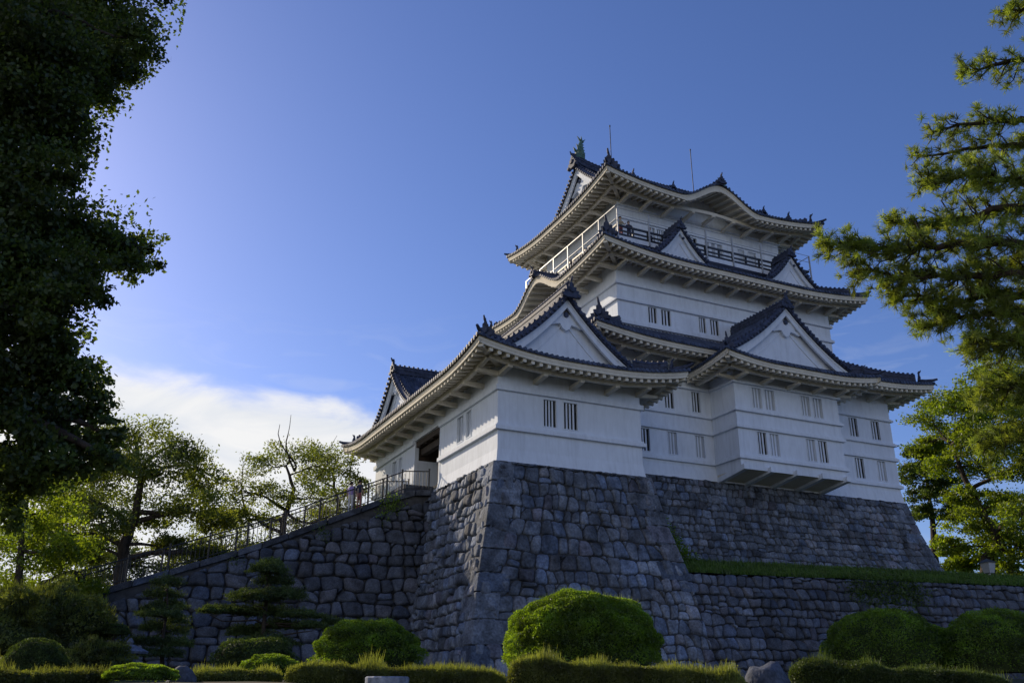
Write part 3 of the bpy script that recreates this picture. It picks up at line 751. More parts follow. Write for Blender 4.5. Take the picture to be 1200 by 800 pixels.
def profile(za, zb, w_, k=.62):
    return lambda s_: zb+(za-zb)*((1-abs(s_)/w_)*(k+(1-k)*(1-abs(s_)/w_)))

# ------------------------------------------------------------------ lower turret
def build_turret():
    E = empty('castle_turret', (4.1, 9.7, 11.7), 'low white-plastered turret with dark timber gate, standing left of the main keep', 'castle turret')
    box = (TX0, TX1, TY0, TY1)
    wins = [('front', 2.46, 3.23, 13.62, 15.1, False), ('front', 3.60, 4.44, 13.62, 15.1, False), ('left', 4.28, 5.15, 13.65, 15.12, True), ('left', 3.2, 3.9, 13.65, 15.12, True),
            ('left', 15.0, 15.85, 13.65, 15.0, True), ('left', 14.0, 14.6, 13.65, 15.0, True)]
    gate = ('left', 7.7, 11.7, 12.06, 15.35)
    m = MB(); wall_box(m, TX0, TX1, TY0, TY1, 11.66, 16.72, [x[:5] for x in wins], .24) if False else None
    m = MB(); wall_box(m, TX0, TX1, TY0, TY1, 11.66, 16.72, [x[:5] for x in wins]+[gate], .24)
    # flared foot of the plaster wall
    m.add([(TX0-.10, TY0-.10, 11.62), (TX1+.10, TY0-.10, 11.62), (TX1, TY0-.004, 12.3), (TX0, TY0-.004, 12.3)], [(0, 1, 2, 3)])
    m.add([(TX0-.10, TY0-.10, 11.62), (TX0-.10, 7.7, 11.62), (TX0-.004, 7.7, 12.3), (TX0-.004, TY0, 12.3)], [(3, 2, 1, 0)])
    m.build('wall', PLASTER, E)
    for w_ in wins: add_window(E, w_[0], box, *w_[1:5], closed=w_[5], bars=3 if not w_[5] else 1)
    b = MB(); band(b, box, 15.2, 15.46, .14, skip=(7.6, 11.8)); band(b, box, 13.22, 13.42, .18, skip=(7.55, 19)); band(b, box, 13.42, 13.52, .09, skip=(7.55, 19)); b.build('moulding', PLASTER, E)
    # gate recess
    g = MB(); g.box(-.02, 3.2, 11.72, 11.9, 12.0, 14.25); g.build('gate_jamb', PLASTER, E); g = MB(); g.box(-.02, 3.2, 7.5, 7.68, 12.0, 14.25)
    g.build('gate_jamb', PLASTER, E)
    g = MB(); g.box(0.06, .34, 7.705, 11.695, 15.02, 15.34); g.box(.36, .7, 7.705, 11.695, 14.55, 14.95)
    for y in (8.2, 9.2, 10.2, 11.2): g.box(.1, 3.1, y-.09, y+.09, 14.95, 15.12)
    g.box(.06, 3.2, 11.74, 11.88, 14.26, 15.3); g.box(.06, 3.2, 7.52, 7.66, 14.26, 15.3); g.box(0, 3.2, 7.7, 11.7, 15.36, 15.42)
    g.box(.1, .42, 7.72, 8.06, 12.05, 14.95); g.box(2.0, 2.3, 11.3, 11.68, 12.05, 14.95)
    gt = g.build('gate', WOOD, E)
    g = MB(); g.box(2.9, 3.05, 7.7, 11.7, 12.05, 14.98); 
    for y in np.arange(7.8, 11.7, .33): g.box(2.84, 2.9, y-.04, y+.04, 12.1, 14.9)
    g.build('gate_door', WOOD, gt)
    g = MB(); g.box(-.05, 3.1, 7.68, 11.72, 11.9, 12.045); g.build('threshold', STONEB, gt)
    W = (TX1-TX0)/2+1.95; rise = 4.35
    F = lambda d: rise*(min(d, W)/W)*(.32+.68*min(d, W)/W)
    R = Roof(TX0-1.95, TX1+1.95, TY0-2.0, TY1+1.95, 16.16, F, .58, 5.0, W, ridge='y', gab=2.15, ov=1.95)
    r = R.tiles(E); R.eaves(r, rafter=.44); hips(R, E, osz=.8, corners=('fl', 'fr', 'bl'))
    zr = R.zf+.42+F(W); cx = 4.1
    k = MB(); yA = R.y0+R.gab; yB = R.y1-R.gab
    pts = [(cx, yA-.25+(yB-yA+.5)*i/14, zr+.02+.18*abs(2*i/14-1)**3) for i in range(15)]
    sweep_ridge(k, pts, .5, .62); onigawara(k, (cx, yA-.38, zr-.15), (0, -1, 0), .85); k.build('main_ridge', TILE2, E)
    zp = lambda s_: R.zf+.42+F(W-s_)
    gable(E, (cx, yA-.0), (1, 0, 0), (0, -1, 0), W-R.gab+.15, zp, zr, rec=.45, board=.45, orn=.95, base_z=R.zf+.4+F(R.gab)-.1)
    # side gable
    zp2 = profile(20.45, 17.55, 3.3, .62); small_gable_roof(E, (-.75, 14.3), (0, 1, 0), (-1, 0, 0), 3.3, zp2, 4.9)
    gable(E, (-.75, 14.3), (0, 1, 0), (-1, 0, 0), 3.3, zp2, 20.45, rec=.4, board=.38, orn=.75, base_z=17.3)
    k = MB(); onigawara(k, (-.80, 14.3, 20.35), (-1, 0, 0), .75); k.build('ridge_ornament', TILE2, E)
build_turret()

# ------------------------------------------------------------------ main keep
def shachi(parent, c, sgn):
    m = MB(); c = Vector(c); pts = []; rad = []
    for i in range(13):
        t = i/12.; x = sgn*(.34*(1-t)**1.5-.10+.38*t*t); z = 1.45*t**.9; pts.append(c+Vector((-x*1.0, 0, z))); rad.append(.24*(1-t)**.7+.04+.04*sin(pi*t))
    m.tube(pts, rad, n=10)
    top = pts[-1]
    for a, l_ in ((-.9, .62), (-.25, .6), (.5, .55)):
        d = Vector((sgn*sin(a+.3)*1.0, 0, cos(a))); q = top-Vector((0, 0, .15)); s_ = Vector((-d.z, 0, d.x))*.13
        m.poly([q-s_, q+d*l_, q+s_, q-d*.1], (0, 1, 0), .06)
    for sg in (-1, 1):
        q = pts[4]+Vector((0, sg*.22, 0)); m.poly([q, q+Vector((sgn*.5, 0, .3)), q+Vector((sgn*.4, 0, -.05)), q+Vector((sgn*.1, 0, -.25))], (0, sg, 0), .05)
    for i in range(2, 11, 2): m.poly([pts[i]+Vector((-sgn*rad[i]*.8, -.03, -.1)), pts[i]+Vector((-sgn*(rad[i]+.14), -.03, .08)), pts[i]+Vector((-sgn*rad[i]*.8, -.03, .14))], (0, 1, 0), .06)
    m.box(c.x-.4, c.x+.4, c.y-.22, c.y+.22, c.z-.3, c.z+.12)
    return m.build('roof_fish', COPPER, parent, smooth=False)
def build_keep():
    E = empty('castle_keep', (20.5, 13.9, 13.2), 'tall multi-roofed white castle keep with green fish ornament on its top ridge', 'castle keep')
    # ---- lower two storeys
    box = (KX0, KX1, KY0, KY1)
    up = [(11.35, 11.85, 0), (13.03, 13.74, 0), (15.02, 15.69, 0), (27.81, 28.61, 0), (29.8, 30.6, 0)]
    lo = [(11.15, 11.85, 0), (13.1, 13.78, 1), (15.06, 15.77, 1), (27.87, 28.68, 0), (29.85, 30.65, 1)]
    wins = [('front', a, b, 17.2, 18.58, c) for a, b, c in up]+[('front', a, b, 14.4, 15.83, c) for a, b, c in lo]
    m = MB(); wall_box(m, *box, KZ-.05, 20.95, [x[:5] for x in wins])
    m.add([(KX0-.08, KY0-.12, KZ-.06), (KX1+.08, KY0-.12, KZ-.06), (KX1, KY0-.004, KZ+.7), (KX0, KY0-.004, KZ+.7)], [(0, 1, 2, 3)])
    m.build('wall', PLASTER, E)
    for w_ in wins: add_window(E, w_[0], box, *w_[1:5], closed=w_[5], bars=2)
    b = MB()
    ST = [(18.62, 18.82), (16.9, 17.14), (15.87, 16.13), (14.03, 14.3)]
    for z0, z1 in ST: band(b, box, z0, z1-.08, .16); band(b, box, z1-.08, z1, .08)
    b.build('moulding', PLASTER, E)
    # ---- projecting bay
    bb = (16.45, 24.6, 2.2, 4.7)
    bw = [(17.75, 18.5, 1), (18.72, 19.5, 1), (21.57, 22.3, 1), (22.53, 23.3, 1)]; bl = [(17.84, 18.55, 0), (18.77, 19.5, 1), (21.59, 22.33, 1), (22.53, 23.28, 0)]
    wins = [('front', a, b_, 17.2, 18.55, c) for a, b_, c in bw]+[('front', a, b_, 14.38, 15.82, c) for a, b_, c in bl]
    m = MB(); wall_box(m, *bb, 13.45, 19.95, [x[:5] for x in wins])
    bay = m.build('bay', PLASTER, E)
    for w_ in wins: add_window(E, w_[0], bb, *w_[1:5], closed=w_[5], bars=2)
    b = MB()
    for z0, z1 in ST: band(b, (16.45, 24.6, 2.2, 4.45), z0+.002, z1-.078, .162); band(b, (16.45, 24.6, 2.2, 4.45), z1-.078, z1-.002, .082)
    b.build('moulding', PLASTER, bay)
    m = MB()  # stone-dropping chute: sloping underside with corbels
    m.add([(16.47, 2.22, 13.47), (24.58, 2.22, 13.47), (24.58, 4.42, 13.16), (16.47, 4.42, 13.16), (16.47, 4.42, 13.5), (24.58, 4.42, 13.5)], [(0, 1, 2, 3)[::-1], (0, 3, 4), (1, 5, 2)])
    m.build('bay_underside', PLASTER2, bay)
    for x in np.linspace(16.6, 24.45, 5):
        m = MB(); m.hexa([(x-.17, 1.92, 13.36), (x+.17, 1.92, 13.36), (x+.17, 4.4, 13.0), (x-.17, 4.4, 13.0), (x-.17, 1.92, 13.68), (x+.17, 1.92, 13.68), (x+.17, 4.4, 13.3), (x-.17, 4.4, 13.3)])
        m.build('corbel', PLASTER, bay)
    # ---- roof over the second storey
    F2 = lambda d: d*(.44+.028*d)
    R2 = Roof(KX0-2.25, KX1+2.3, KY0-2.3, KY1+2.3, 20.2, F2, .5, 6.0, 4.5, ov=2.28)
    r = R2.tiles(E); R2.eaves(r); hips(R2, E, osz=.95)
    FB = lambda d: d*(.46+.02*d)
    RB = Roof(14.45, 26.6, .2, 4.45, 19.1, FB, .42, 4.2, 3.6, ov=2.0, sides=('front', 'left', 'right'), nohip=('open_back',))
    rb = RB.tiles(E); RB.eaves(rb); hips(RB, E, osz=.7, corners=('fl', 'fr'))
    # fill behind the bay's eaves
    zpB = profile(24.0, 20.25, 5.0, .60)
    small_gable_roof(E, (20.52, 1.45), (1, 0, 0), (0, -1, 0), 5.0, zpB, 5.3)
    gable(E, (20.52, 1.45), (1, 0, 0), (0, -1, 0), 5.0, zpB, 24.0, rec=.4, board=.5, orn=1.05, base_z=19.9)
    k = MB(); onigawara(k, (20.52, 1.32, 23.85), (0, -1, 0), .8); k.build('ridge_ornament', TILE2, E)
    # ---- third storey
    b3 = (11.4, 29.5, 6.6, 21.2)
    w3 = [(13.69, 14.4, 0), (14.7, 15.5, 0), (17.7, 18.33, 0), (18.63, 19.4, 0), (21.9, 22.6, 0), (22.9, 23.6, 0)]
    wins = [('front', a, b_, 23.58, 24.78, c) for a, b_, c in w3]+[('left', 8.0, 8.75, 23.58, 24.78, 0), ('left', 9.1, 9.8, 23.58, 24.78, 0), ('left', 13, 13.75, 23.58, 24.78, 0), ('left', 14.1, 14.8, 23.58, 24.78, 0)]
    m = MB(); wall_box(m, *b3, 21.9, 27.75, [x[:5] for x in wins]); m.box(11.42, 11.8, 10, 17.8, 27.5, 29.3); m.build('wall', PLASTER, E)
    for w_ in wins: add_window(E, w_[0], b3, *w_[1:5], closed=w_[5], bars=2)
    b = MB()
    for z0, z1 in ((25.93, 26.2), (24.8, 25.05), (23.2, 23.54)): band(b, b3, z0, z1-.08, .16); band(b, b3, z1-.08, z1, .08)
    b.build('moulding', PLASTER, E)
    F3 = lambda d: d*(.42+.03*d)
    R3 = Roof(9.2, 31.5, 4.4, 23.4, 27.05, F3, .62, 7.0, 4.2, ov=2.15, kara={'left': (23.4-13.9, 3.7, 1.6)})
    r = R3.tiles(E); R3.eaves(r); hips(R3, E, osz=1.0)
    # ridge over the left bow gable
    k = MB(); zc = R3.h('left', 9.5, 0); sweep_ridge(k, [(9.1, 13.9, zc+.05), (11, 13.9, zc+.12), (13.0, 13.9, zc+.2)], .34, .4); onigawara(k, (9.02, 13.9, zc), (-1, 0, 0), .55); k.build('ridge_ornament', TILE2, E)
    for cx, w_ in ((15.75, 2.05), (25.25, 2.15)):
        zp = profile(30.35, 28.05, w_, .6); small_gable_roof(E, (cx, 5.25), (1, 0, 0), (0, -1, 0), w_, zp, 1.75)
        gable(E, (cx, 5.25), (1, 0, 0), (0, -1, 0), w_, zp, 30.35, rec=.22, board=.3, orn=.01, gegyo=False, base_z=27.7, verge_h=.28)
        k = MB(); onigawara(k, (cx, 5.14, 30.2), (0, -1, 0), .6); k.build('ridge_ornament', TILE2, E); k = MB(); k.tube([(cx, 5.06, 29.4), (cx, 4.96, 29.4)], .09, n=8); k.build('gable_roundel', TILE2, E)
    # ---- top storey with gallery
    b4 = (13.1, 27.4, 8.6, 19.2)
    w4 = [(15.78, 16.12, 0, 30.0, 32.0), (16.25, 17.65, 1, 30.6, 32.0), (18.7, 19.75, 0, 30.0, 32.0), (20.4, 22.05, 2, 30.0, 32.0), (23.4, 24.05, 1, 30.6, 32.0), (24.35, 25.15, 1, 30.6, 32.0)]
    wins = [('front', a, b_, za, zb, c) for a, b_, c, za, zb in w4]+[('left', 12.2, 13.6, 30.0, 32.0, 2), ('left', 14.2, 15.6, 30., 32., 0)]
    m = MB(); wall_box(m, *b4, 28.4, 34.25, [x[:5] for x in wins]); m.box(16.4, 24.2, 8.62, 9.0, 34.0, 35.6); m.build('wall', PLASTER, E)
    for w_ in wins: add_window(E, w_[0], b4, *w_[1:5], closed=w_[5] == 2, bars=6 if w_[5] == 1 else 2)
    b = MB()
    for z0, z1 in ((33.12, 33.34), (32.1, 32.3)): band(b, b4, z0, z1-.06, .14); band(b, b4, z1-.06, z1, .05)
    b.build('moulding', PLASTER, E)
    G = (11.9, 28.9, 7.1, 20.6)
    m = MB(); m.box(G[0], G[1], G[2], 8.59, 29.5, 29.82); m.box(G[0], G[1], 19.21, G[3], 29.5, 29.82); m.box(G[0], 13.09, 8.6, 19.2, 29.5, 29.82); m.box(27.41, G[1], 8.6, 19.2, 29.5, 29.82)
    gal = m.build('gallery', PLASTER, E)
    m = MB()
    def ring(z, h_, wd, ins=.06, mb=None):
        mb.box(G[0]+ins, G[1]-ins, G[2]+ins, G[2]+ins+wd, z, z+h_); mb.box(G[0]+ins, G[1]-ins, G[3]-ins-wd, G[3]-ins, z, z+h_)
        mb.box(G[0]+ins, G[0]+ins+wd, G[2]+ins+wd, G[3]-ins-wd, z, z+h_); mb.box(G[1]-ins-wd, G[1]-ins, G[2]+ins+wd, G[3]-ins-wd, z, z+h_)
    ring(30.55, .13, .1, mb=m); ring(30.2, .1, .08, mb=m); ring(29.9, .12, .1, mb=m)
    for x in np.arange(12.1, 28.8, 1.2): m.box(x-.06, x+.06, 7.18, 7.28, 29.82, 30.55)
    for y in np.arange(8.3, 20.3, 1.2): m.box(11.98, 12.08, y-.06, y+.06, 29.82, 30.55); m.box(28.72, 28.82, y-.06, y+.06, 29.82, 30.55)
    m.build('gallery_rail', METAL, gal)
    for x in (12.0, 14.5, 17.0, 19.3, 21.6, 24.2, 26.6, 28.85): p_ = MB(); p_.box(x-.045, x+.045, 7.0, 7.08, 29.5, 31.85); p_.build('safety_post', WMETAL, gal)
    for y in (9.2, 11.4, 13.6, 15.8, 18.0, 20.4): p_ = MB(); p_.box(11.82, 11.9, y-.05, y+.05, 29.5, 31.95); p_.build('safety_post', WMETAL, gal)
    for y in (9.2, 12.0, 15.8, 20.4): p_ = MB(); p_.box(28.9, 28.96, y-.04, y+.04, 29.5, 31.85); p_.build('safety_post', METAL, gal)
    m = MB(); m.box(11.83, 11.9, 7.05, 20.5, 31.9, 31.97); m.box(11.84, 11.89, 7.05, 20.5, 30.95, 30.98)
    for z in (31.82, 31.3): m.box(11.9, 28.9, 7.02, 7.05, z, z+.025)
    for z in (31.82, 30.8): m.box(28.9, 28.94, 7.05, 20.5, z, z+.035)
    m.build('safety_wires', WMETAL, gal)
    F4 = lambda d: 5.35*(min(d, 7.8)/7.8)*(.46+.54*min(d, 7.8)/7.8)
    R4 = Roof(10.7, 29.95, 6.1, 21.7, 33.32, F4, .72, 6.5, 7.8, ridge='x', gab=2.25, ov=2.45, kara={'front': (20.3-10.7, 3.6, 1.55)})
    r = R4.tiles(E); R4.eaves(r); hips(R4, E, osz=1.05)
    zr = 33.32+.42+5.35; k = MB(); xa, xb = 10.7+2.25, 29.95-2.25
    sweep_ridge(k, [(xa-.2+(xb-xa+.4)*i/16, 13.9, zr+.0+.62*abs(2*i/16-1)**5) for i in range(17)], .5, .55)
    onigawara(k, (xa-.3, 13.9, zr-.1), (-1, 0, 0), 1.0); onigawara(k, (xb+.3, 13.9, zr-.1), (1, 0, 0), 1.0); k.build('main_ridge', TILE2, E)
    zp = lambda s_: 33.74+F4(7.8-s_)
    for x, nx in ((xa, -1), (xb, 1)): gable(E, (x, 13.9), (0, 1, 0), (nx, 0, 0), 7.8-2.25+.15, zp, zr, rec=.5, board=.55, orn=1.2, base_z=33.7+F4(2.25)-.1)
    for x in (xa+.45, xb-.45):
        k = MB(); D = [1.0+6.2*i/8 for i in range(9)]; sweep_ridge(k, [(x, 6.1+d, R4.h('front', 9.6-7.2, d)+.0) for d in D[::-1]], .3, .32); onigawara(k, (x, 6.95, R4.h('front', 2.4, .9)), (0, -1, 0), .62); k.build('descending_ridge', TILE2, E)
    shachi(E, (xa+.3, 13.9, zr+1.15), -1); shachi(E, (xb-.3, 13.9, zr+1.15), 1)
    k = MB(); zc = R4.h('front', 9.6, 0); sweep_ridge(k, [(20.3, 6.0, zc+.05), (20.3, 8, zc+.15), (20.3, 9.6, zc+.25)], .34, .4); onigawara(k, (20.3, 5.95, zc), (0, -1, 0), .6)
    k.build('ridge_ornament', TILE2, E)
    for cx in (16.3, 24.3): k = MB(); z_ = R4.h('front', cx-10.7, .5); onigawara(k, (cx, 6.35, z_), (0, -1, 0), .5); sweep_ridge(k, [(cx, 6.3, z_), (cx, 9.5, R4.h('front', cx-10.7, 3.4))], .3, .3); k.build('ridge_ornament', TILE2, E)
    for (px, py, x, y, zt) in ((0, 0, 16.2, 13.9, 43.8), (0, 0, 24.1, 13.9, 43.8)):
        m = MB(); m.tube([(x, y, zr+.6), (x, y, zt)], .035, n=6); m.tube([(x, y, zt), (x, y, zt+.12)], .06, n=6); m.build('lightning_rod', METAL, E)
build_keep()
#@@NEXT

# ------------------------------------------------------------------ railing on the ramp
def build_railing(name, y, label, near):
    E = empty(name, (-9, y, ramp_top(-9)), label, 'railing', 'railings along the ramp')
    xs = [-18.5+1.75*i for i in range(10)]+[-1.9, -.35]
    z0 = lambda x: ramp_top(x)-.02+(.0 if near else .1)
    for x in xs:
        m = MB(); m.tube([(x, y, z0(x)-.2), (x, y, z0(x)+1.22)], .045, n=7); m.tube([(x, y, z0(x)+1.2), (x, y, z0(x)+1.27)], .06, n=7); m.build('post', METAL, E)
    pts = [-18.5, -16.8, -9.3, -1.75, -.35]
    for h, r, n_ in ((1.12, .032, 'handrail'), (.16, .022, 'bottom_rail')):
        m = MB(); m.tube([(x, y, z0(x)+h) for x in pts], r, n=6); m.build(n_, METAL, E)
    m = MB()
    for x in np.arange(-18.3, -.4, .2): m.box(x-.011, x+.011, y-.011, y+.011, z0(x)+.16, z0(x)+1.1)
    m.build('balusters', METAL, E)
build_railing('metal_railing', 8.22, 'dark metal railing on the near edge of the stone ramp', True)
build_railing('metal_railing', 11.6, 'dark metal railing on the far edge of the stone ramp, beside the trees', False)

# ------------------------------------------------------------------ foliage builders
def clumps(rng, blobs, leaf, dens, sub=26, flat=.55, drop=.0, aspect=.5, shell=.45, tint=(.62, 1.3), warm=.25, spread=.23, ref=None):
    """blobs: (centre, (rx, ry, rz)); returns leaf quads and tints, with clear gaps between clumps"""
    V = []; T = []
    for c, r in blobs:
        r = np.array(r if hasattr(r, '__len__') else (r, r, r*.8)); c = np.asarray(c)
        d = rng.normal(size=(sub, 3)); d /= np.linalg.norm(d, axis=1)[:, None]
        rad = (shell+(1-shell)*rng.random(sub))**.7
        P0 = c+d*rad[:, None]*r
        fr_ = (r.mean()/ref)**2 if ref else 1.; n_each = max(6, int(dens*fr_/sub))
        for p in P0:
            k = int(n_each*rng.uniform(.5, 1.5)); sg = r.mean()*spread*rng.uniform(.7, 1.3)
            q = rng.normal(size=(k, 3))*sg; q[:, 2] *= flat; q = np.clip(q, -2.0*sg, 2.0*sg)
            V.append(leaves(rng, p+q, leaf, aspect, drop=drop)); t = rng.uniform(*tint); wv = rng.uniform(0, warm)
            T.append(np.tile(np.array([t*(1+wv), t*(1+wv*.35), t*(1-wv)]), (k, 1))*rng.uniform(.8, 1.2, (k, 1)))
    return np.concatenate(V), np.concatenate(T)
def bent(rng, a, b, n=5, k=.08, sag=0.):
    a = np.asarray(a, float); b = np.asarray(b, float); L_ = np.linalg.norm(b-a); pts = []
    o = rng.normal(size=3)*k*L_; o2 = rng.normal(size=3)*k*.6*L_
    for i in range(n+1):
        t = i/n; pts.append(a+(b-a)*t+o*sin(pi*t)+o2*sin(2*pi*t)+np.array([0, 0, sag*L_*sin(pi*t)]))
    return pts
def make_tree(name, label, cat, seed, trunk, r0, blobs, leafmat, leaf, dens, group=None, sub=26, twigs=5, bare=None, **kw):
    rng = np.random.default_rng(seed); base = trunk[0]; E = empty(name, tuple(base), label, cat, group)
    m = MB(); trunk = [np.asarray(p, float) for p in trunk]; n = len(trunk)
    fine = []; 
    for i in range(n-1):
        for t in (0, .33, .66): fine.append(trunk[i]*(1-t)+trunk[i+1]*t+rng.normal(size=3)*r0*.12*(i+t > 0))
    fine.append(trunk[-1]); R_ = [r0*(1.25 if i == 0 else 1)*(1-.78*i/(len(fine)-1)) for i in range(len(fine))]
    m.tube(fine, R_, n=10)
    m.build('trunk', BARK, E, smooth=True)
    lm = MB(); heights = np.array(fine)
    for c, r in blobs:
        c = np.asarray(c); rr = np.mean(r)
        d = np.linalg.norm(heights-c, axis=1)+np.maximum(0, heights[:, 2]-c[2])*2+np.where(np.arange(len(fine)) < len(fine)*.3, 3, 0); i = int(np.argmin(d)); st = fine[i]
        L_ = np.linalg.norm(c-st); rs = min(R_[i]*.7, .035*L_+.03)
        pts = bent(rng, st, c, 6, .09 if L_ < 4 else .04, .03); lm.tube(pts, [rs*(1-.75*j/6) for j in range(7)], n=7)
        for k in range(twigs):
            d_ = rng.normal(size=3); d_ /= np.linalg.norm(d_); e_ = c+d_*np.array(r if hasattr(r, '__len__') else (r, r, r))*.6; s_ = pts[rng.integers(4, 6)]
            lm.tube(bent(rng, s_, e_, 4, .08), [rs*.32, rs*.26, rs*.2, rs*.14, rs*.08], n=5)
    for a, b, r_ in (bare or []):
        bb = MB(); bb.tube(bent(rng, a, b, 6, .12), [r_*(1-.8*j/6) for j in range(7)], n=6); bb.build('bare_branch', BARK, E, smooth=True)
    lm.build('branches', BARK, E, smooth=True)
    V, T = clumps(rng, blobs, leaf, dens, sub=sub, **kw); leafmesh('crown', V, T, leafmat, E)
    return E
def bl(px, py, d, rp, sc=(1, 1, .8)):
    """blob seen at about this place: centre at distance d, radius given in photo pixels"""
    c = at(px, py, d); r = rp*np.linalg.norm(c-CAM)/FOC; return (c, (r*sc[0], r*sc[1], r*sc[2]))

# big camphor at the left, close by
rngA = random.Random(2)
A_ = [(40,-50,100),(110,0,50),(150,-30,36),(162,45,24),(140,75,28),(95,80,44),(112,112,22),(50,60,70),(0,150,80),(60,150,34),(25,120,60),(70,200,24),(30,235,60),(62,262,36),(100,283,30),(132,288,29),(166,292,25),(150,312,20),(20,320,60),(85,318,36),(60,365,38),(112,340,18),(20,400,55),(60,425,38),(92,450,28),(25,470,50),(110,478,22),(75,500,34),(124,508,19),(130,538,19),(92,540,28),(30,530,45),(0,580,42),(-60,100,130),(-60,300,130),(-60,450,90)]
bA = [bl(x, y, 17.5+rngA.uniform(-1.3, 1.6), r*1.14, (1, 1, .85)) for x, y, r in A_]
b0 = at(-120, 790, 18.5); b0[2] = 1.3
make_tree('camphor_tree', 'huge dark broadleaf tree filling the left edge of the view', 'tree', 11,
          [b0, at(-115, 560, 18.5), at(-95, 380, 18.3), at(-60, 200, 18), at(-20, 40, 17.8)], .48, bA, L_CAMPHOR, .10, 3300, sub=24, twigs=0, spread=.2, tint=(.5, 1.35), shell=.15, ref=.8, aspect=.62)

# cherry trees behind the ramp
def cherry(seed, label, base_px, d, trunk_px, blobs, r0, leaf=.17, dens=1700, mat_=None, bare=None, sub=32, **kw):
    b = at(*base_px, d); tr = [b]+[at(x, y, d) for x, y in trunk_px]; b2 = tr[0].copy(); b2[2] = ground_z(b2[0], b2[1])-.3; tr = [b2]+tr if b2[2] < tr[0][2]-.2 else [b2]+tr[1:]
    return make_tree('cherry_tree', label, 'tree', seed, tr, r0, blobs, mat_ or L_CHERRY, leaf, dens, group='trees behind the ramp', sub=sub, bare=bare, flat=.5, spread=.27, **kw)
R3_ = random.Random(9)
def bls(lst, d, jit=2.5, sc=(1, 1, .55)): return [bl(x, y, d+R3_.uniform(-jit, jit), r, sc) for x, y, r in lst]
cherry(21, 'leaning dark-trunked cherry tree just behind the foot of the ramp railing', (140, 690), 51, [(146, 640), (158, 600), (165, 560), (160, 520)],
       bls([(165,508,34),(130,520,34),(215,528,28),(100,545,34),(190,548,36),(240,560,26),(140,565,38),(225,590,30),(85,585,34),(180,600,32),(120,610,28),(250,610,22),(60,615,30),(200,640,22),(95,645,24),(245,650,20),(160,545,28)], 51), .42, leaf=.17, dens=2300)
cherry(22, 'pale green tree at the left edge, behind the shrubs', (20, 760), 44, [(22, 700), (25, 640), (20, 590)],
       bls([(20,560,44),(60,600,36),(0,620,44),(45,650,40),(10,690,36),(80,640,26),(95,690,24),(-20,560,50),(60,560,28)], 44), .3, leaf=.16, dens=2200, mat_=L_MAPLE)
cherry(23, 'tree with two bare dead twigs above its crown, behind the middle of the ramp', (330, 650), 56, [(332, 610), (345, 575), (335, 545)],
       bls([(300,545,24),(340,530,26),(375,545,26),(285,575,26),(320,580,28),(365,580,26),(290,610,24),(335,615,24),(270,600,18),(385,605,20)], 56, 2), .3, leaf=.16, dens=1350, twigs=10,
       bare=[(at(345, 550, 56), at(328, 497, 56), .08), (at(345, 552, 56), at(341, 486, 56), .07), (at(372, 560, 56), at(395, 510, 56), .05), (at(290, 600, 56), at(285, 540, 56), .07)])
cherry(24, 'bushy tree close to the turret corner, right of the bare-twigged tree', (400, 640), 60, [(398, 600), (392, 570), (388, 545)],
       bls([(378,530,20),(400,545,24),(415,570,20),(395,585,24),(368,560,22),(420,600,16),(375,605,20),(405,615,18)], 60, 2), .24, leaf=.16, dens=1400, twigs=9)
cherry(25, 'low leafy tree between the leaning cherry and the bare-twigged tree', (262, 680), 62, [(262, 650), (258, 625)],
       bls([(255,615,26),(230,640,22),(280,640,22),(300,650,20),(210,660,20),(180,670,20),(250,655,20),(320,640,18),(120,668,22),(150,655,20)], 62, 2), .2, leaf=.18, dens=1500)

cherry(26, 'hazy green tree far behind the pale one at the left edge', (70, 700), 66, [(72, 640), (68, 590)],
       bls([(30,580,34),(75,570,34),(115,590,30),(50,620,34),(95,625,30),(10,640,34),(70,660,30),(130,640,24),(20,690,30),(110,680,22),(150,690,18),(0,540,34)], 66, 2), .3, leaf=.19, dens=1700)

# maples right of the keep
def dtree(name, label, seed, base, d, trunk_px, blobs, r0, m_, leaf, dens, zb, **kw):
    b = at(*base, d); b[2] = zb; return make_tree(name, label, 'tree', seed, [b]+[at(x, y, d) for x, y in trunk_px], r0, blobs, m_, leaf, dens, group='trees right of the keep', flat=.45, **kw)
dtree('maple_tree', 'yellow-green maple with a forked dark trunk by the path lamp right of the keep', 31, (1152, 688), 76, [(1160, 655), (1172, 640), (1165, 620), (1150, 600), (1130, 560), (1115, 520)],
      bls([(1090,485,26),(1120,470,28),(1150,455,30),(1180,470,30),(1105,510,26),(1140,500,28),(1175,510,30),(1085,525,18),(1190,545,30),(1150,545,26),(1205,600,30),(1215,540,34),(1225,470,36),(1200,440,30),(1110,545,24),(1140,520,24),(1160,480,26),(1135,470,22),(1180,590,22),(1130,580,18),(1200,500,30),(1165,430,24),(1200,640,24)], 76, 4), .55, L_MAPLE, .22, 2700, 8.1, twigs=7)
dtree('oak_tree', 'dark green tree right behind the corner of the keep', 32, (1100, 700), 84, [(1095, 650), (1092, 600), (1085, 560)],
      bls([(1075,555,20),(1095,540,22),(1085,580,20),(1110,570,20),(1115,600,16),(1080,600,14),(1072,530,12)], 84, 2), .4, L_DARK, .24, 2400, 8)
dtree('maple_tree', 'bright sunlit maple low behind the trunk of the forked maple', 33, (1185, 700), 78, [(1185, 660), (1180, 620)],
      bls([(1130,610,24),(1160,625,26),(1115,640,18),(1140,650,22),(1185,640,28),(1210,610,34),(1120,665,16),(1175,668,20),(1150,590,24)], 78, 3), .35, L_MAPLE, .24, 2300, 8)

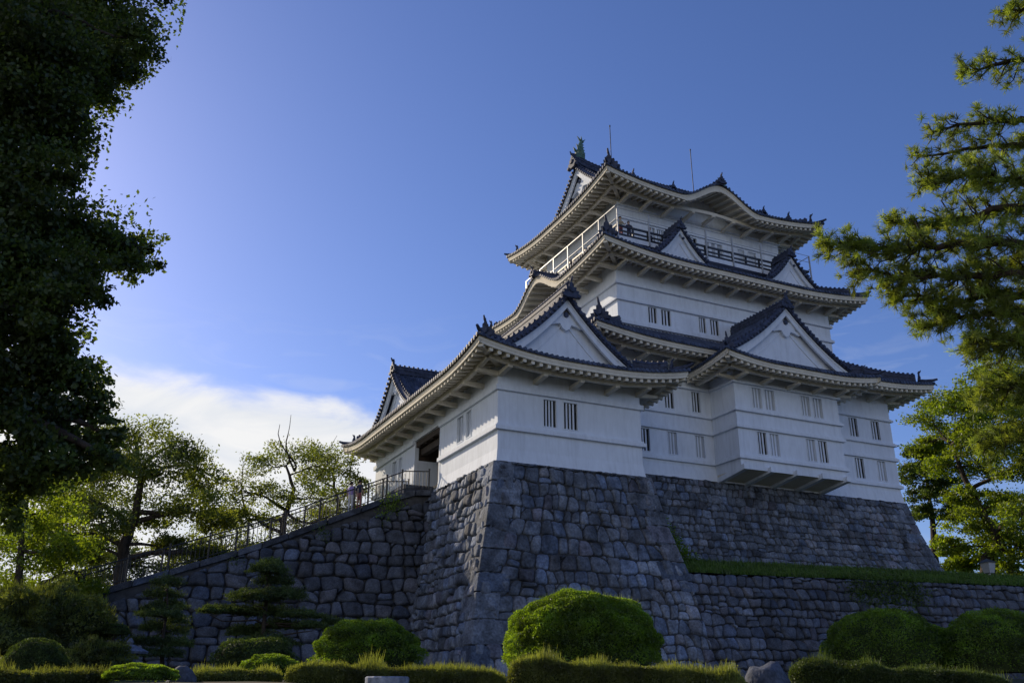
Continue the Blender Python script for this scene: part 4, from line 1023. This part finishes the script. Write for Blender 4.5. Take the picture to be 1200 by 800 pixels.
# ------------------------------------------------------------------ foreground pine on the right
def build_pine():
    rng = np.random.default_rng(77); b = at(1330, 700, 14); b[2] = 1.0
    E = empty('pine_tree', tuple(b), 'tall pine reaching in from the right with long sunlit needle tufts', 'tree')
    tr = [b, at(1325, 500, 14), at(1310, 300, 14), at(1290, 100, 14), at(1270, -100, 14)]
    m = MB(); m.tube(tr, [.3, .26, .21, .16, .1], n=10); m.build('trunk', BARK, E, smooth=True)
    # branch polylines (px, py, distance)
    BR = [[(1300,140,14),(1200,138,13.6),(1150,142,13.4),(1094,155,13.2)], [(1300,170,14),(1210,170,13.8),(1150,172,13.6),(1079,182,13.4)], [(1290,60,14),(1200,72,13.2),(1135,82,13)],
          [(1290,-10,14),(1220,5,13.4),(1180,12,13.2)], [(1305,230,14),(1210,215,13),(1150,205,12.8),(1090,212,12.6)], [(1310,280,14),(1200,240,13),(1120,258,12.8),(1052,262,12.6)],
          [(1310,310,14),(1190,285,12.6),(1080,290,12.4),(1020,287,12.3),(970,285,12.2)], [(1310,330,14),(1180,320,12.8),(1080,325,12.6),(1010,318,12.6)], [(1310,350,14),(1190,345,13.2),(1110,350,13),(1055,345,12.8)],
          [(1310,380,14),(1210,368,13.2),(1130,372,13),(1085,380,13)], [(1315,420,14),(1230,400,13.4),(1180,400,13.2),(1140,405,13.2)], [(1315,480,14),(1240,450,13.8),(1190,450,13.6),(1150,468,13.6)], [(1310,150,14),(1390,120,14.4),(1480,130,14.6)], [(1310,260,14),(1400,230,14.3),(1500,240,14.8)], [(1315,380,14),(1400,350,14.6),(1510,360,15)], [(1315,330,14),(1350,300,15),(1400,310,16)], [(1300,60,14),(1370,40,13.6),(1440,50,13.2)], [(1320,460,14),(1400,440,13.6),(1480,455,13.2)], [(1270,-100,14),(1260,-160,14),(1230,-200,14)], [(1320,520,14),(1250,505,14),(1200,505,13.8),(1160,520,13.8)]]
    bm = MB(); tufts = []
    for bi, pl in enumerate(BR):
        P = [at(*p) for p in pl]; fine = []
        for i in range(len(P)-1):
            for t in np.linspace(0, 1, 6)[:-1]: fine.append(P[i]*(1-t)+P[i+1]*t+rng.normal(size=3)*.03)
        fine.append(P[-1]); n = len(fine); bm.tube(fine, [.075*(1-.85*i/(n-1)) for i in range(n)], n=6)
        tip = P[-1]-P[-2]; tip /= np.linalg.norm(tip)
        dens = {0: .55, 1: .6, 2: .6}.get(bi, 1.0)
        for i in range(3, n):
            f = i/(n-1); nt = int(7*dens+rng.random())
            for k in range(nt):
                if rng.random() < (.28 if bi < 4 else .15): continue
                L_ = rng.uniform(.18, .72)*(1.15-.7*f)*(1.0 if bi > 3 else .8); side = 1 if k % 2 else -1
                d = tip*rng.uniform(.3, 1.)+np.cross(tip, [0, 0, 1])*side*rng.uniform(.3, 1.1)+np.array([0, 0, rng.uniform(-.75, .75)]); d /= np.linalg.norm(d)
                e = fine[i]+d*L_; pts = bent(rng, fine[i], e, 3, .08); bm.tube(pts, [.014, .011, .009, .006], n=4, cap=False)
                for j in range(max(2, int(L_/.085))):
                    q = fine[i]+(e-fine[i])*((j+1.2)/max(2, int(L_/.085))); tufts.append((q+rng.normal(size=3)*.03, d))
        tufts.append((P[-1], tip))
    bm.build('branches', BARK, E, smooth=True)
    V = []; T = []
    for q, d in tufts:
        k = 34; dd = d*.55+rng.normal(size=(k, 3))*.75+np.array([0, 0, .28]); dd /= np.linalg.norm(dd, axis=1)[:, None]; L_ = rng.uniform(.07, .115, (k, 1)); sd = np.cross(dd, rng.normal(size=3)); sd /= np.linalg.norm(sd, axis=1)[:, None]; sd *= .0042
        o = q+rng.normal(size=(k, 3))*.012; V.append(np.stack([o-sd, o+sd, o+dd*L_+sd*.6, o+dd*L_-sd*.6], 1)); t = rng.uniform(.6, 1.45); y = rng.uniform(-.05, .18)
        T.append(np.tile(np.array([t*(1+y), t*(1+.3*y), t*(1-y)]), (k, 1)))
    leafmesh('needles', np.concatenate(V), np.concatenate(T), L_PINE, E)
build_pine()

# ------------------------------------------------------------------ clipped shrubs, hedges and garden pines
def dome(name, label, cat, seed, c, r, leafm, leaf, n, lump=.12, group=None, layered=0., core=True, base=None, shoots=0, parent=None):
    """clipped shrub: leaves on a lumpy shell over an added solid dark core"""
    rng = np.random.default_rng(seed); c = np.asarray(c, float); r = np.asarray(r, float)
    d = rng.normal(size=(n, 3)); d[:, 2] = np.where(d[:, 2] < -.25, -d[:, 2], d[:, 2]); d /= np.linalg.norm(d, axis=1)[:, None]
    def lumpf(v):
        a = atan2(v[1], v[0]); z = v[2]; s = 1+lump*(noise.noise(Vector((v[0]*2.6+seed, v[1]*2.6, v[2]*3.4)))*1.6)+lump*.5*noise.noise(Vector((v[0]*7, v[1]*7+seed, v[2]*9)))
        if layered: s += layered*abs(sin(z*9+2.2*noise.noise(Vector((cos(a)*1.4+seed, sin(a)*1.4, 0)))))-layered*.5
        return s
    s = np.array([lumpf(v) for v in d]); q = c+d*r*(s*(1-.10*rng.random(n)**1.5))[:, None]
    tv = np.array([.85+.35*noise.noise(Vector((v[0]*11, v[1]*11+seed, v[2]*13)))+.55*noise.noise(Vector((v[0]*3+seed, v[1]*3, v[2]*3))) for v in d])*rng.uniform(.7, 1.25, n)
    V = leaves(rng, q, leaf, .5, jitter=.4); Vn = V
    if shoots:
        k = shoots; dz = rng.normal(size=(k, 3)); dz[:, 2] = abs(dz[:, 2])+.4; dz /= np.linalg.norm(dz, axis=1)[:, None]; ss = np.array([lumpf(v) for v in dz]); o = c+dz*r*ss[:, None]; up = dz*.5+np.array([0, 0, 1]); up /= np.linalg.norm(up, axis=1)[:, None]; L_ = leaf*rng.uniform(.8, 2.2, (k, 1)); sd = np.cross(up, rng.normal(size=3)); sd = sd/np.linalg.norm(sd, axis=1)[:, None]*leaf*.12
        V2 = np.stack([o-sd, o+sd, o+up*L_+sd*.2, o+up*L_-sd*.2], 1); V = np.concatenate([V, V2]); tv = np.concatenate([tv, rng.uniform(.9, 1.5, k)])
    T = np.stack([tv*1.05, tv, tv*.85], 1)
    if parent is None: E = empty(name, (c[0], c[1], base if base is not None else c[2]-r[2]*.3), label, cat, group)
    else: E = parent
    leafmesh('foliage', V, T, leafm, E)
    if core:
        m = MB(); rows = []
        for i in range(9):
            ph = -.35+(pi/2+.35)*i/8; row = []
            for j in range(17):
                a = 2*pi*j/16; v = (cos(a)*cos(ph), sin(a)*cos(ph), sin(ph)); s_ = lumpf(v)*.86; row.append((c[0]+v[0]*r[0]*s_, c[1]+v[1]*r[1]*s_, c[2]+v[2]*r[2]*s_))
            rows.append(row)
        m.grid(rows); m.build('dark_core', CORE, E, smooth=True)  # added dark solid inside the leaves, so the shrub isn't see-through
    return E
CORE = mat('shrub_core', (.035, .05, .015), rough=1, var=.4, scale=4)
def shrub_at(name, label, cat, seed, px, py_top, d, wpx, leafm, leaf, n, hfac=.8, **kw):
    t = at(px, py_top, d); r = wpx/2*np.linalg.norm(t-CAM)/FOC; gz = kw.pop('gz', ground_z(t[0], t[1])); hz = max(.25, t[2]-gz)
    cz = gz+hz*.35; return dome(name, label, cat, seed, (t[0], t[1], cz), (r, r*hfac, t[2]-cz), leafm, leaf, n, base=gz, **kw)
G1 = 'clipped shrubs in the garden'
shrub_at('round_shrub', 'largest clipped shrub, a broad bright green mound before the stone corner', 'shrub', 41, 682, 693, 24, 183, L_SHRUB, .055, 76000, lump=.06, layered=.06, group=G1, shoots=1200)
shrub_at('round_shrub', 'mid-size low green mound at the foot of the ramp flank', 'shrub', 42, 434, 724, 31, 118, L_SHRUB, .065, 28000, lump=.09, layered=.07, group=G1, shoots=400)
shrub_at('round_shrub', 'shaded green mound before the low lawn wall, right of centre', 'shrub', 43, 1035, 713, 40, 144, L_SHRUB, .08, 26000, lump=.06, layered=.06, group=G1)
shrub_at('round_shrub', 'shaded green mound at the lower right edge of the garden', 'shrub', 44, 1165, 716, 41, 136, L_SHRUB, .08, 24000, lump=.06, layered=.06, group=G1)
shrub_at('round_shrub', 'small bright clipped ball low at the left, beside a boulder', 'shrub', 45, 167, 777, 20, 74, L_SHRUB, .04, 12000, lump=.08, group=G1)
shrub_at('round_shrub', 'small flat green mound in front of the cloud-pruned pine', 'shrub', 46, 318, 765, 24, 66, L_SHRUB, .045, 9000, lump=.1, group=G1)
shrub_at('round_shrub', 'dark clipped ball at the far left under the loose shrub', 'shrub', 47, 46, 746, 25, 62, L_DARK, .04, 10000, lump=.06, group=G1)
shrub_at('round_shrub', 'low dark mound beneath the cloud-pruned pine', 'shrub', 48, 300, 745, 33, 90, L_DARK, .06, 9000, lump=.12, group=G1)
shrub_at('loose_shrub', 'large loose feathery shrub at the left edge under the trees', 'shrub', 49, 52, 690, 33, 145, L_HEDGE, .10, 26000, lump=.28, shoots=3500)
shrub_at('loose_shrub', 'small loose shrub beside the stone lantern', 'shrub', 50, 118, 752, 29, 62, L_HEDGE, .07, 8000, lump=.25, shoots=900)
# mushroom-clipped shrub on a stem
def mushroom():
    c = at(133, 737, 32); g = ground_z(c[0], c[1]); E = empty('topiary', (c[0], c[1], g), 'little mushroom-shaped topiary on a bare stem, left of the tiered pine', 'topiary')
    dome('', '', '', 51, (c[0], c[1], c[2]-.08), (.5, .45, .26), L_DARK, .045, 4500, lump=.06, parent=E)
    m = MB(); m.tube([(c[0], c[1], g-.1), (c[0]+.05, c[1], c[2]-.1)], [.06, .04], n=6); m.build('trunk', BARK, E)
mushroom()
def pad_pine(name, label, seed, px, d, base_y, pads, r0, leaf=.075, group='garden pines'):
    b = at(px, base_y, d); b[2] = ground_z(b[0], b[1]); E = empty(name, tuple(b), label, 'pine', group); rng = np.random.default_rng(seed)
    topp = at(pads[0][0], pads[0][1]+6, d); m = MB(); tr = bent(rng, b-np.array([0, 0, .1]), topp, 8, .03); m.tube(tr, [r0*(1-.7*i/8) for i in range(9)], n=8); m.build('trunk', BARK, E, smooth=True)
    lm = MB(); V = []; T = []
    for i, (x, y, w_, h_) in enumerate(pads):
        dd = d+rng.uniform(-.7, .7); c = at(x, y+rng.uniform(-3, 3), dd); k = np.linalg.norm(c-CAM)/FOC; rx = w_/2*k; rz = h_/2*k*1.8
        st = min(tr, key=lambda p: abs(p[2]-(c[2]-.15))); lm.tube(bent(rng, st, c-np.array([0, 0, rz*.5]), 4, .06), [.045, .035, .03, .022, .015], n=5)
        n = int(6500*rx*rx+1500*rx+900); q = rng.normal(size=(n, 3)); q /= np.linalg.norm(q, axis=1)[:, None]; q[:, 2] = np.where(q[:, 2] < -.1, -q[:, 2]*.7, q[:, 2]); s_ = np.array([1+.75*noise.noise(Vector((v[0]*2.4+i*7, v[1]*2.4, v[2]*2+seed)))+.3*noise.noise(Vector((v[0]*7+i*7, v[1]*7, v[2]*5))) for v in q])
        P = c+q*np.array([rx, rx*.8, rz])*(s_*rng.uniform(.75, 1, n))[:, None]; up = np.array([0, 0, .9]); V.append(leaves(rng, P, leaf, .26, up=up)); t = rng.uniform(.7, 1.2)*rng.uniform(.75, 1.25, n); T.append(np.stack([t, t, t*.9], 1))
    lm.build('branches', BARK, E, smooth=True); leafmesh('needle_pads', np.concatenate(V), np.concatenate(T), L_PAD, E)
L_PAD = mat('garden_pine_needle', (.06, .09, .028), attr=True, var=.25, scale=2, trans=.3)
pad_pine('garden_pine', 'slender garden pine clipped into many small tiers, left of the spreading one', 61, 193, 34, 775,
         [(196,684,30,11),(190,697,38,11),(198,709,36,10),(180,714,24,10),(188,724,44,11),(207,727,26,10),(180,738,28,12),(205,741,30,12),(168,752,38,9),(190,754,30,11),(212,756,26,11),(190,768,44,12)], .08, leaf=.07)
pad_pine('garden_pine', 'spreading cloud-pruned garden pine with wide flat pads against the ramp flank', 62, 310, 36, 778,
         [(316,661,28,10),(312,672,40,11),(322,684,40,12),(300,702,50,14),(330,702,50,14),(285,702,34,10),(266,718,56,9),(310,722,60,12),(352,720,50,9),(246,716,20,7),(330,738,50,11),(290,742,46,11),(368,736,38,8),(390,732,24,7),(310,757,60,12)], .13, leaf=.085)

def hedge(seed, label, pts, w_, h_, leafm, leaf, dens, shoots, gz=None, grp='clipped hedges in the foreground', tint=1.):
    """pts: plan polyline; leaves on the surface of a soft-edged box"""
    rng = np.random.default_rng(seed); pts = [np.array(p, float) for p in pts]
    seg = [np.linalg.norm(pts[i+1]-pts[i]) for i in range(len(pts)-1)]; Lt = sum(seg)
    def pos(s):
        i = 0
        while i < len(seg)-1 and s > seg[i]: s -= seg[i]; i += 1
        d = (pts[i+1]-pts[i])/seg[i]; return pts[i]+d*s, d
    E = empty('hedge', (*pts[0], ground_z(*pts[0])), label, 'hedge', grp)
    def surf(s, a):   # a in 0..1 around the section
        p, d = pos(s); nrm = np.array([-d[1], d[0]]); hh = h_*(1+.13*noise.noise(Vector((s*.7, seed, 0)))+.07*noise.noise(Vector((s*2.3, seed, 4)))); th = pi*a
        x = -cos(th); z = sin(th); x = math.copysign(abs(x)**.5, x)*w_/2; z = abs(z)**.45*hh
        endf = min(1, s/.35, (Lt-s)/.35); endf = max(.0, endf)**.4; b = 1+.10*noise.noise(Vector((s*1.6, a*5, seed)))
        p2 = p+nrm*x*b*(.4+.6*endf); return np.array([p2[0], p2[1], ground_z(*p)-.05+z*b*(.45+.55*endf)])
    n = int(dens*Lt); S = rng.uniform(0, Lt, n); A2 = rng.uniform(0, 1, n); P = np.array([surf(s, a) for s, a in zip(S, A2)]); pn = np.array([noise.noise(Vector((s*2.1, a*6, seed+3))) for s, a in zip(S, A2)]); P[:, 2] += np.maximum(0, pn)*.10*h_; P += rng.normal(size=P.shape)*np.maximum(0, pn-.1)[:, None]*.12
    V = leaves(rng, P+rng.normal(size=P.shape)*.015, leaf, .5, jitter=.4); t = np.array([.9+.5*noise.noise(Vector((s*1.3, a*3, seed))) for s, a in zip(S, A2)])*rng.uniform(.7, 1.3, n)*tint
    k = int(shoots*Lt); S2 = rng.uniform(0, Lt, k); P2 = np.array([surf(s, a) for s, a in zip(S2, rng.uniform(.25, .75, k))]); cl = np.array([max(0, .5+1.4*noise.noise(Vector((s*1.9, 3, seed)))) for s in S2])
    up = rng.normal(size=(k, 3))*.28+np.array([0, 0, 1]); L_ = (rng.uniform(.06, .25, k)*cl)[:, None]+.02; sd = rng.normal(size=(k, 3)); sd[:, 2] = 0; sd = sd/np.linalg.norm(sd, axis=1)[:, None]*.006
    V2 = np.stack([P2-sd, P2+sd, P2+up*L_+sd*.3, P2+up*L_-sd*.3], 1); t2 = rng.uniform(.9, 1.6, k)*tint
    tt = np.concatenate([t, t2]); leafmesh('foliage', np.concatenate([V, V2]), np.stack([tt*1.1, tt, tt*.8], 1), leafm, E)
    m = MB(); rows = []
    for i in range(int(Lt/.3)+1):
        s = min(Lt, i*.3); p, d = pos(s); row = []
        for j in range(11):
            q = surf(s, j/10); c = np.array([p[0], p[1], ground_z(*p)]); row.append(tuple(c+(q-c)*.88))
        rows.append(row)
    m.grid(rows); m.build('dark_core', CORE, E, smooth=True); return E  # added dark solid closing the gaps between the hedge leaves
def pl(*a): return [tuple(at(px, 790, d)[:2]) for px, d in a]
def hh(px, py, d): p = at(px, py, d); return p[2]-ground_z(p[0], p[1])
hedge(71, 'long foreground hedge with grassy shoots, running below the largest clipped shrub', pl((598, 20.2), (740, 19.8), (878, 19.6)), 1.0, hh(740, 780, 19.5), L_GRASSY if False else L_HEDGE, .04, 15000, 1500, tint=1.1)
hedge(72, 'middle foreground hedge left of the path gap, with wispy top', pl((338, 21.5), (470, 21), (592, 20.8)), 1.0, hh(470, 782, 20.8), L_HEDGE, .04, 14000, 1400, tint=1.0)
hedge(73, 'short hedge between the boulder and the small flat mound', pl((218, 22), (270, 22), (330, 22)), .9, hh(270, 783, 22), L_HEDGE, .04, 10000, 700)
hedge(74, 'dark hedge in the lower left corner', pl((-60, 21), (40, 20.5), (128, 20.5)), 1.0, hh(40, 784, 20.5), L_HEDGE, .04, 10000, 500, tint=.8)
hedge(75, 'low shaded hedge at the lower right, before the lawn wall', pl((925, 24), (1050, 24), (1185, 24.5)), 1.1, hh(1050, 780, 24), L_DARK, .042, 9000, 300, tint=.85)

# ------------------------------------------------------------------ rocks, lantern, posts
def boulder(name, label, seed, px, py, d, w_, h_, cat='boulder'):
    p = at(px, py, d); g = ground_z(p[0], p[1]); k = d/FOC*1.05; top = p[2]; m = MB(); rng = random.Random(seed); bm_ = bmesh_ico(3)
    vs = []
    for v in bm_[0]:
        v = Vector(v); s_ = 1+.28*noise.noise(v*1.3+Vector((seed, 0, 0)))+.12*noise.noise(v*3.1+Vector((0, seed, 0))); vs.append((p[0]+v.x*w_/2*k*s_, p[1]+v.y*w_/2*k*.8*s_, g+(top-g)*max(-.2, v.z*s_)))
    m.tint = (.8, .8, .82); m.add(vs, bm_[1]); o = m.build(name, STONED, smooth=True); tag(o, label, cat)
def bmesh_ico(n):
    import bmesh
    b = bmesh.new(); bmesh.ops.create_icosphere(b, subdivisions=n, radius=1); r = ([tuple(v.co) for v in b.verts], [tuple(v.index for v in f.verts) for f in b.faces]); b.free(); return r
boulder('boulder', 'rough grey boulder at the right end of the long foreground hedge', 5, 896, 777, 20.5, 58, 30)
boulder('boulder', 'small brownish boulder beside the bright clipped ball', 8, 214, 781, 21, 26, 20)
def lantern():
    p = at(152, 757, 30); g = ground_z(p[0], p[1]); x, y, z = p; E = empty('stone_lantern', (x, y, g), 'low grey stone lantern with a wide cap, under the shrubs at left', 'stone lantern')
    def ring(r, z_): return [(x+r*cos(pi/3*i), y+r*sin(pi/3*i), z_) for i in range(6)]
    def loft(rs, name, mt=STONE):
        m = MB(); m.tint = (.95, .95, 1); R_ = [ring(r, zz) for r, zz in rs]; m.add([q for r in R_ for q in r], [(i*6+k, i*6+(k+1) % 6, (i+1)*6+(k+1) % 6, (i+1)*6+k) for i in range(len(rs)-1) for k in range(6)]+[tuple(range(6))[::-1], tuple(6*(len(rs)-1)+k for k in range(6))]); m.build(name, mt, E)
    loft([(.52, z-.20), (.55, z-.14), (.30, z-.02), (.10, z+.06)], 'cap'); loft([(.07, z+.06), (.11, z+.12), (.03, z+.24)], 'finial'); loft([(.22, z-.5), (.22, z-.2)], 'fire_box'); loft([(.36, z-.62), (.38, z-.5)], 'platform')
    for a in range(3):
        m = MB(); m.tint = (.9, .9, .9); q = (x+.26*cos(a*2.1), y+.26*sin(a*2.1)); m.tube([(q[0], q[1], z-.62), (q[0]+.1*cos(a*2.1), q[1]+.1*sin(a*2.1), g)], [.08, .1], n=6); m.build('leg', STONE, E)
lantern()
def stone_post():
    p = at(454, 792, 16.5); g = ground_z(p[0], p[1]); r = 23*17.2/FOC; E = empty('stone_post', (p[0], p[1], g), 'squat flat-topped stone post at the bottom edge before the middle hedge', 'stone post')
    m = MB(); m.tint = (1, 1, 1); m.tube([(p[0], p[1], g-.1), (p[0], p[1], p[2]-.16)], [r*.9, r*.86], n=16); m.build('shaft', STONE, E)
    m = MB(); m.tint = (1.25, 1.2, 1.2); m.tube([(p[0], p[1], p[2]-.16), (p[0], p[1], p[2]-.12), (p[0], p[1], p[2]-.02), (p[0], p[1], p[2])], [r*.9, r, r, r*.93], n=16); m.build('cap', STONE, E)
stone_post()
def lamp():
    p = at(1158, 664, 61); x, y = p[0], p[1]; g = 8.1; z = p[2]; E = empty('garden_lamp', (x, y, g), 'white lantern-headed lamp post beside the forked maple trunk', 'lamp')
    m = MB(); m.tube([(x, y, g-.2), (x, y, z-.35)], .07, n=8); m.build('post', WMETAL, E)
    m = MB(); m.add([(x+sx_*a, y+sy*a, zz) for a, zz in ((.2, z-.35), (.3, z+.25)) for sx_, sy in ((-1, -1), (1, -1), (1, 1), (-1, 1))], [(0, 1, 5, 4), (1, 2, 6, 5), (2, 3, 7, 6), (3, 0, 4, 7), (3, 2, 1, 0)]); m.build('lamp_glass', WMETAL, E)
    m = MB(); m.add([(x-.38, y-.38, z+.25), (x+.38, y-.38, z+.25), (x+.38, y+.38, z+.25), (x-.38, y+.38, z+.25), (x, y, z+.5)], [(3, 2, 1, 0), (0, 1, 4), (1, 2, 4), (2, 3, 4), (3, 0, 4)]); m.build('lamp_cap', METAL, E)
lamp()

# plants rooted in the walls
def creeper(seed, label, pts, leafm=L_SHRUB, leaf=.12, n=300, s=.3):
    rng = np.random.default_rng(seed); P = np.concatenate([np.asarray(p)+rng.normal(size=(n, 3))*np.array([s, .12, s*1.1]) for p in pts]); k = len(P)
    t = rng.uniform(.6, 1.2, k); o = leafmesh('creeper', leaves(rng, P, leaf, .5), np.stack([t, t, t*.8], 1), leafm)
    o.location = (0, 0, 0); tag(o, label, 'climbing plant')
def onT(x, z): return (TX0+x, TY0-sT(z)-.12, z)
def onKf(x, z): return (x, KY0-sK(z)-.12, z)
creeper(81, 'green creeper in the joint where the two stone bases meet', [onKf(11.0+.32*k, 10.9-.5*k) for k in range(7)], n=300, s=.27, leaf=.14)
creeper(82, 'weeds sprouting near the top of the ramp flank by the landing', [(-2.6, 7.75, 10.9), (-2.2, 7.7, 10.6), (-3.0, 7.5, 10.3)], n=160, s=.25)
creeper(83, 'wide patch of weeds hanging over the low lawn wall', [(TWf(x, 6.5-.1*j)[0], TWf(x, 6.6)[1]-.2, 6.6-.3*j) for x in (20.5, 21.5, 22.5, 23.5, 24.6) for j in range(3)], leafm=L_DARK, n=260, s=.5, leaf=.14)
creeper(84, 'small weeds lower down on the ramp flank', [(-6.3, 7.6, 9.1), (-10.3, 7.7, 7.3), (-6.0, 7.6, 8.8)], leafm=L_DARK, n=90, s=.2)

# ------------------------------------------------------------------ people
def person(x, y, z, face, label, shirt, pants, hat=False, h=1.65, arms='down', group=None):
    k = h/1.7; E = empty('person', (x, y, z), label, 'person', group); E.rotation_euler = (0, 0, face)
    J = {'pel': (0, 0, .93, .145), 'wai': (0, 0, 1.08, .125), 'che': (0, 0, 1.3, .155), 'nek': (0, .0, 1.47, .06), 'hd0': (0, -.01, 1.55, .075), 'hd1': (0, -.015, 1.63, .098), 'hd2': (0, 0, 1.7, .06)}
    E_ = [('pel', 'wai'), ('wai', 'che'), ('che', 'nek'), ('nek', 'hd0'), ('hd0', 'hd1'), ('hd1', 'hd2')]
    for s_, n_ in ((-1, 'l'), (1, 'r')):
        J['hp'+n_] = (.09*s_, 0, .88, .095); J['kn'+n_] = (.1*s_, -.02, .5, .065); J['an'+n_] = (.1*s_, .02, .09, .045); J['to'+n_] = (.12*s_, -.13, .04, .035)
        J['sh'+n_] = (.18*s_, 0, 1.4, .062); 
        if arms == 'rail': J['el'+n_] = (.25*s_, -.1, 1.16, .045); J['wr'+n_] = (.16*s_, -.33, 1.1, .032); J['ha'+n_] = (.13*s_, -.4, 1.09, .032)
        else: J['el'+n_] = (.24*s_, .02, 1.13, .045); J['wr'+n_] = (.25*s_, -.08, .89, .032); J['ha'+n_] = (.24*s_, -.11, .8, .034)
        E_ += [('pel', 'hp'+n_), ('hp'+n_, 'kn'+n_), ('kn'+n_, 'an'+n_), ('an'+n_, 'to'+n_), ('che', 'sh'+n_), ('sh'+n_, 'el'+n_), ('el'+n_, 'wr'+n_), ('wr'+n_, 'ha'+n_)]
    names = list(J); me = bpy.data.meshes.new('body'); me.from_pydata([tuple(c*k for c in J[n_][:3]) for n_ in names], [(names.index(a), names.index(b)) for a, b in E_], [])
    o = bpy.data.objects.new('body', me); C.objects.link(o); sk = o.modifiers.new('s', 'SKIN'); sb = o.modifiers.new('u', 'SUBSURF'); sb.levels = 1; sb.render_levels = 1
    for i, n_ in enumerate(names): me.skin_vertices[0].data[i].radius = (J[n_][3]*k, J[n_][3]*k)
    me.skin_vertices[0].data[0].use_root = True
    dg = bpy.context.evaluated_depsgraph_get(); me2 = bpy.data.meshes.new_from_object(o.evaluated_get(dg)); bpy.data.objects.remove(o)
    for mm in (SKIN, shirt, pants): me2.materials.append(mm)
    for p in me2.polygons:
        c = p.center; hz = c.z/k; p.material_index = 0 if hz > 1.45 or (abs(c.x) > .2*k and hz < 1.12) or (arms == 'rail' and c.y < -.25*k and hz > 1) else (1 if hz > .97 else 2); p.use_smooth = True
    me2.name = 'body'; b = link('body', me2, E); b.location = (0, 0, 0)
    m = MB(); vs, fs = bmesh_ico(2); m.add([(v[0]*.108*k, v[1]*.118*k+.012*k, 1.645*k+max(v[2], -.25 if v[1] < 0.2 else -.9)*.115*k) for v in vs], fs)
    hr = m.build('hat' if hat else 'hair', shirt if hat else HAIR, None, smooth=True); hr.parent = E; hr.location = (0, .012*k, .012*k)
    return E
PURPLE = mat('purple_cloth', (.32, .24, .50), var=.1); KHAKI = mat('khaki_cloth', (.42, .38, .26), var=.1); NAVY = mat('navy_cloth', (.03, .035, .07), var=.1); RED = mat('red_cloth', (.3, .1, .1), var=.1); WHITEC = mat('white_cloth', (.6, .6, .62), var=.05)
person(-4.35, 9.4, ramp_top(-4.35)+.0, 2.2, 'person in a purple shirt climbing the ramp towards the turret gate', PURPLE, WHITEC, h=1.62, group='visitors')
person(-3.75, 9.9, ramp_top(-3.75)+.0, 2.2, 'person in dark clothes on the ramp just ahead of the purple shirt', NAVY, RED, h=1.6, group='visitors')
person(12.55, 7.55, 29.82, .2, 'person in a khaki shirt leaning at the left corner of the top gallery', KHAKI, RED, arms='rail', h=1.68, group='visitors')
person(13.35, 7.75, 29.82, -.2, 'dark-haired person beside the corner of the top gallery', NAVY, NAVY, arms='rail', h=1.6, group='visitors')
person(15.05, 7.7, 29.82, .1, 'person standing alone further right on the top gallery', WHITEC, NAVY, arms='rail', h=1.5, group='visitors')
